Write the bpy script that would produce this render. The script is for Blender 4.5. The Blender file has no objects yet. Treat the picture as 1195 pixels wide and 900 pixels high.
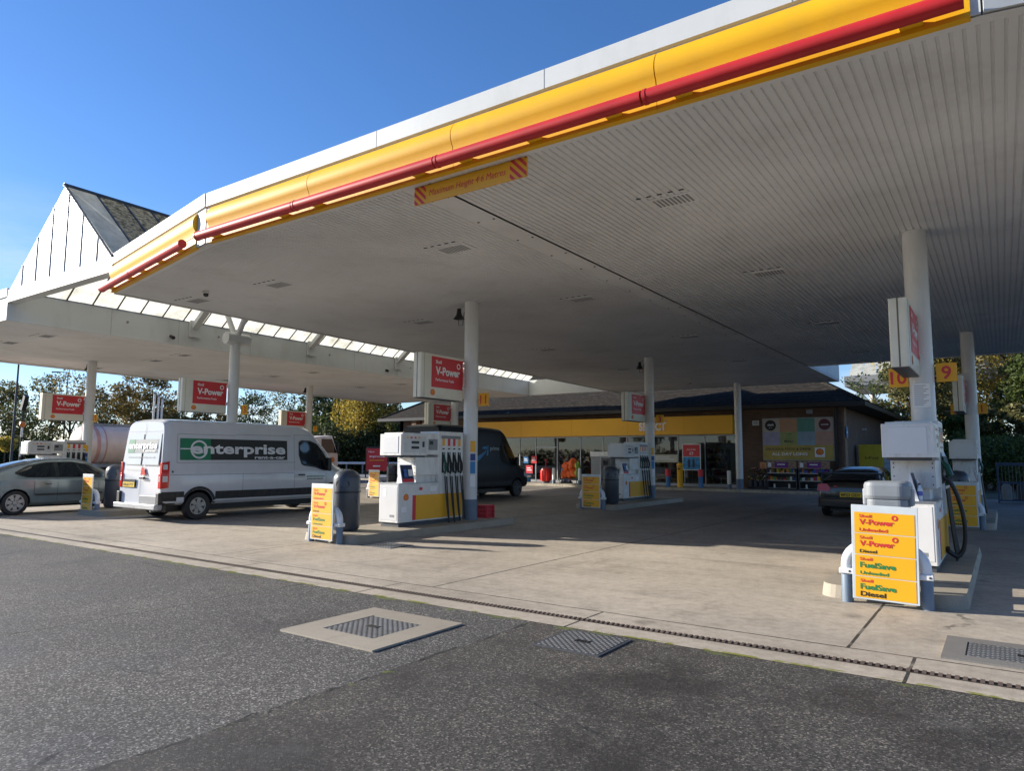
import bpy, bmesh, math, random
import numpy as np
from mathutils import Vector, Matrix
R_ = math.radians
random.seed(7)
S = bpy.context.scene
COL = S.collection

# ---------------------------------------------------------------- camera
FPX, PITCH, ROLL, YAW, CH = 817.09, .10251, .00563, .60959, 1.6
def cam_axes():
    cy, sy = math.cos(YAW), math.sin(YAW)
    M = np.array([[cy, 0, -sy], [sy, 0, cy], [0, -1, 0]]).T
    M = np.array([[cy, sy, 0], [0, 0, -1], [-sy, cy, 0]])
    cp, sp = math.cos(PITCH), math.sin(PITCH)
    P = np.array([[1, 0, 0], [0, cp, sp], [0, -sp, cp]])
    cr, sr = math.cos(ROLL), math.sin(ROLL)
    Q = np.array([[cr, -sr, 0], [sr, cr, 0], [0, 0, 1]])
    return Q @ P @ M
_A = cam_axes()
camd = bpy.data.cameras.new('camera'); cam = bpy.data.objects.new('camera', camd); COL.objects.link(cam)
camd.sensor_width = 36; camd.lens = FPX / 1195 * 36; camd.clip_start = .05; camd.clip_end = 2000
mw = Matrix.Identity(4)
for i in range(3):
    mw[i][0] = _A[0][i]; mw[i][1] = -_A[1][i]; mw[i][2] = -_A[2][i]
mw[2][3] = CH
cam.matrix_world = mw
S.camera = cam

# ---------------------------------------------------------------- world and sun
SUNV = Vector((2.8, .95, -1.0)).normalized()      # direction the light travels
EL = math.asin(-SUNV.z); AZ = math.atan2(-SUNV.x, -SUNV.y)
W = bpy.data.worlds.new('World'); S.world = W; W.use_nodes = True
nt = W.node_tree; bg = nt.nodes['Background']
sky = nt.nodes.new('ShaderNodeTexSky'); sky.sky_type = 'NISHITA'; sky.sun_disc = False
sky.sun_elevation = EL; sky.sun_rotation = AZ % (2 * math.pi)
sky.air_density = 1.0; sky.dust_density = .12; sky.ozone_density = 4.5; sky.altitude = 20
hs = nt.nodes.new('ShaderNodeHueSaturation'); hs.inputs['Saturation'].default_value = 1.12
tint = nt.nodes.new('ShaderNodeMixRGB'); tint.blend_type = 'MULTIPLY'; tint.inputs[0].default_value = 1; tint.inputs[2].default_value = (1., .93, 1., 1)
nt.links.new(sky.outputs[0], tint.inputs[1]); nt.links.new(tint.outputs[0], hs.inputs['Color'])
tcw = nt.nodes.new('ShaderNodeTexCoord'); mpw = nt.nodes.new('ShaderNodeMapping'); mpw.inputs['Scale'].default_value = (1.3, 1.3, 5.5); mpw.inputs['Location'].default_value = (.35, .2, .1)
nw = nt.nodes.new('ShaderNodeTexNoise'); nw.inputs['Scale'].default_value = 2.6; nw.inputs['Detail'].default_value = 8; nw.inputs['Roughness'].default_value = .62
nt.links.new(tcw.outputs['Generated'], mpw.inputs[0]); nt.links.new(mpw.outputs[0], nw.inputs['Vector'])
rw = nt.nodes.new('ShaderNodeMapRange'); rw.inputs[1].default_value = .50; rw.inputs[2].default_value = .74; nt.links.new(nw.outputs['Fac'], rw.inputs[0])
sw = nt.nodes.new('ShaderNodeSeparateXYZ'); nt.links.new(tcw.outputs['Generated'], sw.inputs[0])
lw = nt.nodes.new('ShaderNodeMapRange'); lw.inputs[1].default_value = .32; lw.inputs[2].default_value = .10; lw.inputs[3].default_value = 0; lw.inputs[4].default_value = .85; nt.links.new(sw.outputs[2], lw.inputs[0])
mw_ = nt.nodes.new('ShaderNodeMath'); mw_.operation = 'MULTIPLY'; nt.links.new(rw.outputs[0], mw_.inputs[0]); nt.links.new(lw.outputs[0], mw_.inputs[1])
cw = nt.nodes.new('ShaderNodeMixRGB'); cw.inputs[2].default_value = (4.6, 4.9, 5.4, 1); nt.links.new(mw_.outputs[0], cw.inputs[0]); nt.links.new(hs.outputs[0], cw.inputs[1])
nt.links.new(cw.outputs[0], bg.inputs[0]); bg.inputs[1].default_value = .095
sl = bpy.data.lights.new('sun', 'SUN'); sl.energy = 4.8; sl.angle = R_(.55); sl.color = (1, .93, .82)
so = bpy.data.objects.new('sun', sl); COL.objects.link(so)
so.rotation_euler = SUNV.to_track_quat('-Z', 'Y').to_euler(); so.location = (-40, -20, 30)
S.view_settings.view_transform = 'Standard'; S.view_settings.look = 'None'
S.view_settings.exposure = 1.1; S.view_settings.gamma = 1; S.view_settings.use_curve_mapping = False
S.cycles.max_bounces = 7; S.cycles.diffuse_bounces = 5; S.cycles.glossy_bounces = 3; S.cycles.transmission_bounces = 4

# ---------------------------------------------------------------- materials
MATS = {}
def mat(name, col, rough=.6, metal=0., var=.12, scale=3., bump=0., bscale=40., emit=None, spec=.5, dirt=0., coat=0.):
    if name in MATS: return MATS[name]
    m = bpy.data.materials.new(name); m.use_nodes = True; n = m.node_tree; b = n.nodes['Principled BSDF']
    col = tuple(col[:3])
    tc = n.nodes.new('ShaderNodeTexCoord')
    no = n.nodes.new('ShaderNodeTexNoise'); no.inputs['Scale'].default_value = scale; no.inputs['Detail'].default_value = 6
    n.links.new(tc.outputs['Object'], no.inputs['Vector'])
    rp = n.nodes.new('ShaderNodeValToRGB')
    rp.color_ramp.elements[0].position = .3; rp.color_ramp.elements[1].position = .72
    rp.color_ramp.elements[0].color = tuple(c * (1 - var) for c in col) + (1,)
    rp.color_ramp.elements[1].color = tuple(min(1, c * (1 + var)) for c in col) + (1,)
    n.links.new(no.outputs['Fac'], rp.inputs[0])
    out = rp.outputs[0]
    if dirt:
        n2 = n.nodes.new('ShaderNodeTexNoise'); n2.inputs['Scale'].default_value = scale * 2.7; n2.inputs['Detail'].default_value = 9
        n2.inputs['Roughness'].default_value = .7
        mp = n.nodes.new('ShaderNodeMapping'); mp.inputs['Scale'].default_value = (1, 1, .35)
        n.links.new(tc.outputs['Object'], mp.inputs[0]); n.links.new(mp.outputs[0], n2.inputs['Vector'])
        r2 = n.nodes.new('ShaderNodeMapRange'); r2.inputs[1].default_value = .5; r2.inputs[2].default_value = .78
        r2.inputs[3].default_value = 0; r2.inputs[4].default_value = dirt
        n.links.new(n2.outputs['Fac'], r2.inputs[0])
        mx = n.nodes.new('ShaderNodeMixRGB'); mx.inputs[2].default_value = (.16, .13, .09, 1)
        n.links.new(r2.outputs[0], mx.inputs[0]); n.links.new(out, mx.inputs[1]); out = mx.outputs[0]
    n.links.new(out, b.inputs['Base Color'])
    b.inputs['Roughness'].default_value = rough; b.inputs['Metallic'].default_value = metal
    b.inputs['Specular IOR Level'].default_value = spec
    if coat: b.inputs['Coat Weight'].default_value = coat; b.inputs['Coat Roughness'].default_value = .05
    if bump:
        nb = n.nodes.new('ShaderNodeTexNoise'); nb.inputs['Scale'].default_value = bscale; nb.inputs['Detail'].default_value = 5
        n.links.new(tc.outputs['Object'], nb.inputs['Vector'])
        bp = n.nodes.new('ShaderNodeBump'); bp.inputs['Strength'].default_value = bump; bp.inputs['Distance'].default_value = .01
        n.links.new(nb.outputs['Fac'], bp.inputs['Height']); n.links.new(bp.outputs[0], b.inputs['Normal'])
    if emit:
        b.inputs['Emission Color'].default_value = tuple(emit[:3]) + (1,); b.inputs['Emission Strength'].default_value = emit[3]
    MATS[name] = m
    return m

white = mat('white_paint', (.69, .69, .67), .45, var=.06, dirt=.42)
white_clean = mat('white_gloss', (.7, .7, .7), .3, var=.03)
colwhite = mat('column_paint', (.66, .66, .64), .38, var=.06, dirt=.18, scale=1.5)
cream = mat('cream_box', (.72, .69, .58), .45, var=.05)
yellow = mat('canopy_yellow', (.78, .42, .010), .55, var=.07, scale=.9, dirt=.14, spec=.25)
yellow_s = mat('sign_yellow', (.80, .40, .01), .42, var=.04)
red = mat('canopy_red', (.52, .022, .025), .45, var=.1, spec=.35, dirt=.08)
red_s = mat('sign_red', (.60, .03, .04), .42, var=.05)
green_s = mat('sign_green', (.01, .2, .06), .5, var=.05)
black_s = mat('sign_black', (.015, .015, .015), .5, var=.05)
textwhite = mat('lettering_white', (.8, .8, .8), .5, var=.02)
orange_s = mat('emblem_orange', (.75, .28, .03), .5, var=.1)
grey_dk = mat('grey_dark', (.06, .065, .075), .5, var=.15)
grey_md = mat('grey_mid', (.23, .24, .25), .55, var=.1, dirt=.2)
grey_bin = mat('bin_plastic_grey', (.22, .24, .26), .38, var=.12, bump=.1, bscale=90)
bin_dk = mat('bin_plastic_charcoal', (.055, .065, .08), .38, var=.15, bump=.1, bscale=90)
blue_base = mat('slate_blue_paint', (.13, .18, .24), .55, var=.15, dirt=.3)
rubber = mat('black_rubber', (.015, .015, .016), .55, var=.2)
steel = mat('steel', (.45, .46, .47), .38, .85, var=.12)
blackp = mat('black_plastic', (.012, .013, .015), .4, var=.2)
glass_car = mat('car_glass', (.012, .016, .018), .04, var=.1, spec=.8)
van_white = mat('van_white_paint', (.60, .62, .65), .22, var=.03, coat=.5, dirt=.07)
van_dark = mat('van_navy_paint', (.004, .005, .009), .35, var=.1, spec=.3)
octa_blue = mat('car_grey_blue_paint', (.17, .215, .22), .26, .25, var=.08, coat=.5, dirt=.12)
car_black = mat('car_black_paint', (.010, .011, .012), .2, var=.1, coat=.6, dirt=.05)
trim_blk = mat('trim_black', (.02, .021, .023), .6, var=.15, dirt=.3)
alloy = mat('alloy_wheel', (.42, .42, .41), .35, .7, var=.1, dirt=.3)
lamp_red = mat('lamp_red', (.55, .02, .015), .15, var=.1)
lamp_clear = mat('lamp_clear', (.6, .6, .6), .1, var=.05)
soffit_m = mat('soffit_metal', (.73, .735, .73), .45, .0, var=.10, scale=.35, dirt=.22)
soffit_g = mat('soffit_joint', (.18, .18, .17), .7, var=.1)
fasc_white = mat('fascia_white', (.60, .62, .61), .55, var=.07, scale=.5, dirt=.22, spec=.3)
nviolet = mat('notice_violet', (.16, .05, .2), .5)

def grp_mat():
    m = bpy.data.materials.new('translucent_roof_sheet'); m.use_nodes = True; n = m.node_tree; b = n.nodes['Principled BSDF']
    tc = n.nodes.new('ShaderNodeTexCoord')
    def noise(s, d, vec=(1, 1, 1)):
        mp = n.nodes.new('ShaderNodeMapping'); mp.inputs['Scale'].default_value = vec
        x = n.nodes.new('ShaderNodeTexNoise'); x.inputs['Scale'].default_value = s; x.inputs['Detail'].default_value = d; x.inputs['Roughness'].default_value = .65
        n.links.new(tc.outputs['Object'], mp.inputs[0]); n.links.new(mp.outputs[0], x.inputs['Vector']); return x.outputs['Fac']
    r = n.nodes.new('ShaderNodeValToRGB'); r.color_ramp.elements[0].position = .3; r.color_ramp.elements[0].color = (.40, .39, .32, 1)
    r.color_ramp.elements[1].position = .6; r.color_ramp.elements[1].color = (.78, .77, .68, 1)
    n.links.new(noise(1.4, 8, (1, 1, .5)), r.inputs[0])
    r2 = n.nodes.new('ShaderNodeValToRGB'); r2.color_ramp.elements[0].position = .60; r2.color_ramp.elements[0].color = (1, 1, 1, 1)
    r2.color_ramp.elements[1].position = .70; r2.color_ramp.elements[1].color = (.4, .37, .3, 1)
    n.links.new(noise(14, 6), r2.inputs[0])
    mx = n.nodes.new('ShaderNodeMixRGB'); mx.blend_type = 'MULTIPLY'; mx.inputs[0].default_value = 1
    n.links.new(r.outputs[0], mx.inputs[1]); n.links.new(r2.outputs[0], mx.inputs[2])
    n.links.new(mx.outputs[0], b.inputs['Base Color']); b.inputs['Roughness'].default_value = .35
    tr = n.nodes.new('ShaderNodeBsdfTranslucent'); n.links.new(mx.outputs[0], tr.inputs['Color'])
    ms = n.nodes.new('ShaderNodeMixShader'); ms.inputs[0].default_value = .6
    n.links.new(b.outputs[0], ms.inputs[1]); n.links.new(tr.outputs[0], ms.inputs[2])
    n.links.new(ms.outputs[0], n.nodes['Material Output'].inputs[0]); return m
grp = grp_mat()
def lichen_mat():
    m = bpy.data.materials.new('weathered_roof_sheet'); m.use_nodes = True; n = m.node_tree; b = n.nodes['Principled BSDF']
    tc = n.nodes.new('ShaderNodeTexCoord'); x = n.nodes.new('ShaderNodeTexNoise'); x.inputs['Scale'].default_value = 9; x.inputs['Detail'].default_value = 9; x.inputs['Roughness'].default_value = .75
    n.links.new(tc.outputs['Object'], x.inputs['Vector'])
    r = n.nodes.new('ShaderNodeValToRGB'); r.color_ramp.elements[0].position = .42; r.color_ramp.elements[0].color = (.10, .095, .075, 1)
    r.color_ramp.elements[1].position = .62; r.color_ramp.elements[1].color = (.62, .56, .40, 1)
    n.links.new(x.outputs['Fac'], r.inputs[0]); n.links.new(r.outputs[0], b.inputs['Base Color']); b.inputs['Roughness'].default_value = .8; b.inputs['Specular IOR Level'].default_value = .15
    tr = n.nodes.new('ShaderNodeBsdfTranslucent'); n.links.new(r.outputs[0], tr.inputs['Color']); ms = n.nodes.new('ShaderNodeMixShader'); ms.inputs[0].default_value = .6
    n.links.new(b.outputs[0], ms.inputs[1]); n.links.new(tr.outputs[0], ms.inputs[2]); n.links.new(ms.outputs[0], n.nodes['Material Output'].inputs[0])
    return m
lichen = lichen_mat()

def nodes_new(m):
    m.use_nodes = True; n = m.node_tree
    return n, n.nodes['Principled BSDF']
class NB:
    """tiny node-building helper"""
    def __init__(s, m):
        m.use_nodes = True; s.t = m.node_tree; s.b = s.t.nodes['Principled BSDF']
        s.tc = s.t.nodes.new('ShaderNodeTexCoord'); s.sep = s.t.nodes.new('ShaderNodeSeparateXYZ')
        s.t.links.new(s.tc.outputs['Object'], s.sep.inputs[0])
    def put(s, sock, v):
        if isinstance(v, (int, float)): sock.default_value = v
        elif isinstance(v, tuple): sock.default_value = v if len(v) == 4 or sock.type == 'VECTOR' else v + (1,)
        else: s.t.links.new(v, sock)
    def m(s, op, a, b=0., c=0.):
        x = s.t.nodes.new('ShaderNodeMath'); x.operation = op
        s.put(x.inputs[0], a); s.put(x.inputs[1], b)
        if op in ('MULTIPLY_ADD', 'SMOOTH_MIN', 'COMPARE'): s.put(x.inputs[2], c)
        return x.outputs[0]
    def noise(s, sc, det=5, rough=.55, vec=(1, 1, 1)):
        mp = s.t.nodes.new('ShaderNodeMapping'); mp.inputs['Scale'].default_value = vec; s.t.links.new(s.tc.outputs['Object'], mp.inputs[0])
        x = s.t.nodes.new('ShaderNodeTexNoise'); x.inputs['Scale'].default_value = sc; x.inputs['Detail'].default_value = det; x.inputs['Roughness'].default_value = rough
        s.t.links.new(mp.outputs[0], x.inputs['Vector']); return x.outputs['Fac']
    def voro(s, sc, out='Distance'):
        x = s.t.nodes.new('ShaderNodeTexVoronoi'); x.inputs['Scale'].default_value = sc; s.t.links.new(s.tc.outputs['Object'], x.inputs['Vector']); return x.outputs[out]
    def ramp(s, f, *st):
        r = s.t.nodes.new('ShaderNodeValToRGB'); e = r.color_ramp.elements
        e[0].position, e[0].color = st[0][0], st[0][1] + (1,); e[1].position, e[1].color = st[-1][0], st[-1][1] + (1,)
        for p, c in st[1:-1]:
            q = e.new(p); q.color = c + (1,)
        s.t.links.new(f, r.inputs[0]); return r.outputs[0]
    def rng(s, f, a, b, c=0., d=1.):
        r = s.t.nodes.new('ShaderNodeMapRange'); s.t.links.new(f, r.inputs[0])
        for i, v in enumerate((a, b, c, d)): r.inputs[i + 1].default_value = v
        return r.outputs[0]
    def mix(s, f, a, b, mode='MIX'):
        r = s.t.nodes.new('ShaderNodeMixRGB'); r.blend_type = mode
        s.put(r.inputs[0], f); s.put(r.inputs[1], a); s.put(r.inputs[2], b); return r.outputs[0]
    def line(s, axis, pos, hw, wob=0., y0=None, y1=None):
        c = s.sep.outputs[axis]
        if wob: c = s.m('ADD', c, s.m('MULTIPLY', s.m('SUBTRACT', s.noise(1.7, 4), .5), wob))
        d = s.m('ABSOLUTE', s.m('SUBTRACT', c, pos)); k = s.m('LESS_THAN', d, hw)
        o = s.sep.outputs[1 - axis]
        if y0 is not None: k = s.m('MULTIPLY', k, s.m('GREATER_THAN', o, y0))
        if y1 is not None: k = s.m('MULTIPLY', k, s.m('LESS_THAN', o, y1))
        return k
    def bump(s, h, st, dist=.01):
        b = s.t.nodes.new('ShaderNodeBump'); b.inputs['Strength'].default_value = st; b.inputs['Distance'].default_value = dist
        s.t.links.new(h, b.inputs['Height']); s.t.links.new(b.outputs[0], s.b.inputs['Normal'])

def asphalt_mat():
    m = bpy.data.materials.new('asphalt'); N = NB(m)
    stone = N.voro(88, 'Color'); sep = N.t.nodes.new('ShaderNodeSeparateColor'); N.t.links.new(stone, sep.inputs[0]); st = sep.outputs[0]
    fine = N.noise(120, 3, .6); big = N.noise(.55, 6, .6); mid = N.noise(3.2, 6, .65)
    col = N.ramp(st, (0., (.022, .022, .022)), (.55, (.072, .070, .067)), (.86, (.145, .14, .13)), (1., (.36, .35, .325)))
    col = N.mix(N.rng(big, .3, .7), N.mix(1., col, (.74, .74, .76), 'MULTIPLY'), N.mix(1., col, (1.25, 1.2, 1.13), 'MULTIPLY'))
    col = N.mix(N.rng(mid, .35, .7, 0., .5), col, N.mix(1., col, (.72, .71, .7), 'MULTIPLY'))
    # newer darker patch on the right of the seam with smooth dark blotches
    seamx = N.m('ADD', N.m('ADD', N.sep.outputs[0], N.m('MULTIPLY', N.m('SUBTRACT', N.noise(1.1, 5), .5), .22)), N.m('MULTIPLY', N.m('SUBTRACT', N.noise(14, 4, .7), .5), .07))
    right = N.m('GREATER_THAN', seamx, -3.86)
    blot = N.rng(N.noise(.75, 5, .6), .48, .62, 0., .85)
    pc = N.mix(blot, N.mix(1., col, (.74, .70, .64), 'MULTIPLY'), (.019, .0165, .014))
    pc = N.mix(N.rng(N.noise(1.3, 7, .7), .58, .75, 0., .35), pc, (.16, .155, .145))
    col = N.mix(N.m('MULTIPLY', right, .9), col, pc)
    ln = N.m('MAXIMUM', N.m('MAXIMUM', N.m('LESS_THAN', N.m('ABSOLUTE', N.m('ADD', seamx, 3.86)), N.rng(N.noise(2.3, 4), .42, .68, .004, .045)), N.line(0, -7.35, .011, .35)), N.line(0, -11.15, .01, .3))
    ln = N.m('MULTIPLY', ln, N.rng(N.noise(5, 4), .3, .55, .25, 1.))
    col = N.mix(ln, col, (.012, .012, .011))
    vx = N.t.nodes.new('ShaderNodeTexVoronoi'); vx.feature = 'DISTANCE_TO_EDGE'; vx.inputs['Scale'].default_value = .42; N.t.links.new(N.tc.outputs['Object'], vx.inputs['Vector'])
    crk = N.m('MULTIPLY', N.m('LESS_THAN', N.m('ADD', vx.outputs['Distance'], N.m('MULTIPLY', N.m('SUBTRACT', N.noise(6, 4), .5), .05)), .004), N.rng(N.noise(.8, 3), .52, .6, 0., .7))
    col = N.mix(crk, col, (.016, .016, .015)); ln = N.m('MAXIMUM', ln, crk)
    moss = N.m('MULTIPLY', N.m('LESS_THAN', N.m('ABSOLUTE', N.m('ADD', seamx, 3.84)), .035), N.rng(N.noise(6, 4), .6, .66))
    edge = N.m('MULTIPLY', N.m('GREATER_THAN', N.sep.outputs[1], 5.83), N.rng(N.noise(4, 5), .52, .60))
    col = N.mix(N.m('MAXIMUM', moss, N.m('MULTIPLY', edge, .85)), col, (.10, .13, .015))
    N.put(N.b.inputs['Base Color'], col); N.put(N.b.inputs['Roughness'], N.rng(blot, 0., .85, .85, .6))
    h = N.m('ADD', N.m('ADD', N.m('MULTIPLY', st, .7), N.m('MULTIPLY', fine, .35)), N.m('MULTIPLY', ln, -3.))
    N.bump(h, 1., .010)
    return m
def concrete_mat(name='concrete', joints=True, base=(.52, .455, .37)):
    m = bpy.data.materials.new(name); N = NB(m)
    big = N.noise(.33, 6, .6); mid = N.noise(2.2, 7, .65); fine = N.noise(70, 3, .6); st = N.noise(1.0, 6, .7, (1.6, .45, 1))
    a = tuple(c * .74 for c in base); b = tuple(c * 1.12 for c in base)
    col = N.ramp(big, (.3, a), (.7, b))
    col = N.mix(N.rng(mid, .35, .7, 0., .42), col, N.mix(1., col, (.70, .68, .66), 'MULTIPLY'))
    col = N.mix(N.rng(fine, .3, .7, 0., .5), col, N.mix(1., col, (.74, .74, .73), 'MULTIPLY'))
    col = N.mix(N.rng(st, .58, .75, 0., .6), col, N.mix(1., col, (.42, .40, .38), 'MULTIPLY'))
    sp = N.rng(N.noise(6, 8, .8), .66, .76, 0., .55)
    col = N.mix(sp, col, (.075, .065, .055))
    if joints:
        vs = N.rng(N.voro(1.15), .05, .16, .65, 0.); vs = N.m('MULTIPLY', vs, N.rng(N.noise(1.9, 3), .45, .6)); col = N.mix(vs, col, (.10, .09, .078))
        tr = N.m('MULTIPLY', N.rng(N.noise(1.1, 3, .5, (.22, 2.6, 1)), .54, .66, 0., .38), N.rng(N.noise(.6, 3), .4, .6)); col = N.mix(tr, col, (.14, .125, .11))
        ml = N.rng(N.noise(9, 6, .75), .42, .62, 0., .5); col = N.mix(ml, col, N.mix(1., col, (.60, .58, .55), 'MULTIPLY'))
        bl2 = N.rng(N.noise(.9, 7, .72), .5, .68, 0., .45); col = N.mix(bl2, col, N.mix(1., col, (.55, .53, .50), 'MULTIPLY'))
        # concrete darkens with depth, broken up by stretched noise
        rear_dark = N.m('MULTIPLY', N.rng(N.sep.outputs[1], 12., 19.), N.rng(N.noise(.5, 4, .5, (1, .25, 1)), .3, .6, .35, .85))
        col = N.mix(rear_dark, col, (.10, .092, .085))
        L = None
        for X in (-30.1, -24.2, -19.8, -14.4, -10.55, -5.85, -1.17, 3.6):
            k = N.line(0, X, .014, .03, 6.69, 34); L = k if L is None else N.m('MAXIMUM', L, k)
        for Y in (6.69,): L = N.m('MAXIMUM', L, N.line(1, Y, .012, .03))
        for Y in (13.2, 18.3, 24., 30.): L = N.m('MAXIMUM', L, N.m('MULTIPLY', N.line(1, Y, .012, .03), .6))
        for X in (-20.2, -16.5, -12.4, -9.2, -6.35, -3.5, -.67, 2.): L = N.m('MAXIMUM', L, N.line(0, X, .013, .02, None, 6.69))
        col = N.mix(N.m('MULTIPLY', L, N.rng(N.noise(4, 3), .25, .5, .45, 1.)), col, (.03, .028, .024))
        # drips near the joint at the hoop
        wet = N.m('MULTIPLY', N.line(0, -.45, .05, .9, 7.6, 8.8), N.rng(N.noise(3, 4), .4, .55)); col = N.mix(N.m('MULTIPLY', wet, .75), col, (.09, .08, .06))
        moss = N.m('MULTIPLY', N.line(1, 5.92, .03), N.rng(N.noise(5, 4), .5, .58)); col = N.mix(moss, col, (.19, .2, .03))
    N.put(N.b.inputs['Base Color'], col); N.put(N.b.inputs['Roughness'], N.rng(mid, .3, .7, .62, .8))
    h = N.m('ADD', N.m('MULTIPLY', fine, .6), N.m('MULTIPLY', mid, .8))
    if joints: h = N.m('SUBTRACT', h, N.m('MULTIPLY', L, 2.))
    N.bump(h, .35, .006)
    return m
def brick_mat(name, c1, c2, mortar, sc=1.):
    m = bpy.data.materials.new(name); N = NB(m)
    mp = N.t.nodes.new('ShaderNodeCombineXYZ')
    N.t.links.new(N.m('ADD', N.sep.outputs[0], N.sep.outputs[1]), mp.inputs[0]); N.t.links.new(N.sep.outputs[2], mp.inputs[1])
    br = N.t.nodes.new('ShaderNodeTexBrick'); N.t.links.new(mp.outputs[0], br.inputs['Vector'])
    br.inputs['Color1'].default_value = c1 + (1,); br.inputs['Color2'].default_value = c2 + (1,); br.inputs['Mortar'].default_value = mortar + (1,)
    br.inputs['Scale'].default_value = sc; br.inputs['Mortar Size'].default_value = .006; br.inputs['Brick Width'].default_value = .225; br.inputs['Row Height'].default_value = .075
    br.inputs['Bias'].default_value = 0
    col = N.mix(N.rng(N.noise(2, 6), .3, .7, 0., .5), br.outputs['Color'], N.mix(1., br.outputs['Color'], (.6, .6, .6), 'MULTIPLY'))
    N.put(N.b.inputs['Base Color'], col); N.b.inputs['Roughness'].default_value = .85
    N.bump(N.m('MULTIPLY', br.outputs['Fac'], -1.), .5, .01); return m
def tile_mat():
    m = bpy.data.materials.new('roof_tiles_shaded'); N = NB(m)
    row = N.m('FRACT', N.m('MULTIPLY', N.sep.outputs[2], 6.2))
    col = N.ramp(N.noise(5, 7, .75), (.3, (.014, .013, .011)), (.5, (.032, .028, .023)), (.7, (.085, .075, .058)))  # tile colours lowered to stand in for the canopy's shadow on the roof
    v = N.voro(5.5, 'Color'); sp = N.t.nodes.new('ShaderNodeSeparateColor'); N.t.links.new(v, sp.inputs[0])
    col = N.mix(N.m('MULTIPLY', sp.outputs[0], .5), col, (.035, .032, .03))
    col = N.mix(N.m('LESS_THAN', row, .12), col, (.012, .011, .01))
    N.put(N.b.inputs['Base Color'], col); N.b.inputs['Roughness'].default_value = .85
    N.b.inputs['Specular IOR Level'].default_value = .08; N.bump(N.m('ADD', row, N.m('MULTIPLY', N.noise(12, 4), .6)), .6, .04); return m
def checker_mat():
    m = bpy.data.materials.new('tread_plate'); N = NB(m)
    a = N.m('ABSOLUTE', N.m('SINE', N.m('MULTIPLY', N.m('ADD', N.sep.outputs[0], N.sep.outputs[1]), 48.)))
    b = N.m('ABSOLUTE', N.m('SINE', N.m('MULTIPLY', N.m('SUBTRACT', N.sep.outputs[0], N.sep.outputs[1]), 48.)))
    h = N.m('MULTIPLY', a, b)
    col = N.mix(N.rng(h, .35, .6), (.10, .105, .11), (.30, .31, .32))
    col = N.mix(N.rng(N.noise(3, 5), .4, .7, 0., .5), col, (.12, .11, .10))
    N.put(N.b.inputs['Base Color'], col); N.b.inputs['Metallic'].default_value = .35; N.b.inputs['Roughness'].default_value = .45
    N.bump(h, .6, .008); return m
def leaf_mat(name, c1, c2, c3, tr=.35):
    m = bpy.data.materials.new(name); N = NB(m)
    g = N.t.nodes.new('ShaderNodeNewGeometry')
    col = N.ramp(g.outputs['Random Per Island'], (0., c1), (.55, c2), (1., c3))
    col = N.mix(N.rng(N.noise(.9, 4), .35, .65, 0., .6), col, N.mix(1., col, (.55, .62, .55), 'MULTIPLY'))
    N.put(N.b.inputs['Base Color'], col); N.b.inputs['Roughness'].default_value = .6; N.b.inputs['Specular IOR Level'].default_value = .25
    t = N.t.nodes.new('ShaderNodeBsdfTranslucent'); N.t.links.new(col, t.inputs['Color'])
    ms = N.t.nodes.new('ShaderNodeMixShader'); ms.inputs[0].default_value = tr
    N.t.links.new(N.b.outputs[0], ms.inputs[1]); N.t.links.new(t.outputs[0], ms.inputs[2])
    N.t.links.new(ms.outputs[0], N.t.nodes['Material Output'].inputs[0]); return m
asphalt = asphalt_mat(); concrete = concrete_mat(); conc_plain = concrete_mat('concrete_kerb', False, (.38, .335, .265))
conc_grey = concrete_mat('concrete_dark', False, (.20, .19, .175))
brick = brick_mat('brown_brick', (.16, .085, .05), (.11, .062, .04), (.17, .15, .12)); brick_or = brick_mat('buff_brick', (.34, .20, .11), (.27, .15, .08), (.24, .2, .15))
tiles = tile_mat(); tread = checker_mat()
lf_green = leaf_mat('leaves_green', (.05, .075, .02), (.09, .12, .03), (.14, .16, .05))
lf_dark = leaf_mat('leaves_dark', (.028, .042, .016), (.05, .068, .024), (.09, .105, .04))
lf_yel = leaf_mat('leaves_yellow', (.26, .20, .035), (.46, .34, .06), (.58, .42, .09))
lf_or = leaf_mat('leaves_orange', (.12, .10, .03), (.22, .155, .045), (.32, .20, .06))
lf_olive = leaf_mat('leaves_olive', (.09, .09, .035), (.16, .15, .055), (.24, .21, .08))
bark = mat('bark', (.07, .055, .042), .9, var=.3, bump=.6, bscale=12)
def glass_mat():
    m = bpy.data.materials.new('shop_glass'); m.use_nodes = True; n = m.node_tree
    for x in list(n.nodes):
        if x.type == 'BSDF_PRINCIPLED': n.nodes.remove(x)
    gl = n.nodes.new('ShaderNodeBsdfGlossy'); gl.inputs['Roughness'].default_value = .02; gl.inputs['Color'].default_value = (.9, .95, 1, 1)
    tr = n.nodes.new('ShaderNodeBsdfTransparent'); tr.inputs['Color'].default_value = (.50, .54, .54, 1)
    tc = n.nodes.new('ShaderNodeTexCoord'); no = n.nodes.new('ShaderNodeTexNoise'); no.inputs['Scale'].default_value = .7; n.links.new(tc.outputs['Object'], no.inputs['Vector'])
    bp = n.nodes.new('ShaderNodeBump'); bp.inputs['Strength'].default_value = .02; n.links.new(no.outputs['Fac'], bp.inputs['Height']); n.links.new(bp.outputs[0], gl.inputs['Normal'])
    fr = n.nodes.new('ShaderNodeFresnel'); fr.inputs[0].default_value = 1.6
    ms = n.nodes.new('ShaderNodeMixShader'); n.links.new(fr.outputs[0], ms.inputs[0]); n.links.new(tr.outputs[0], ms.inputs[1]); n.links.new(gl.outputs[0], ms.inputs[2])
    n.links.new(ms.outputs[0], n.nodes['Material Output'].inputs[0]); return m
shop_glass = glass_mat()

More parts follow.
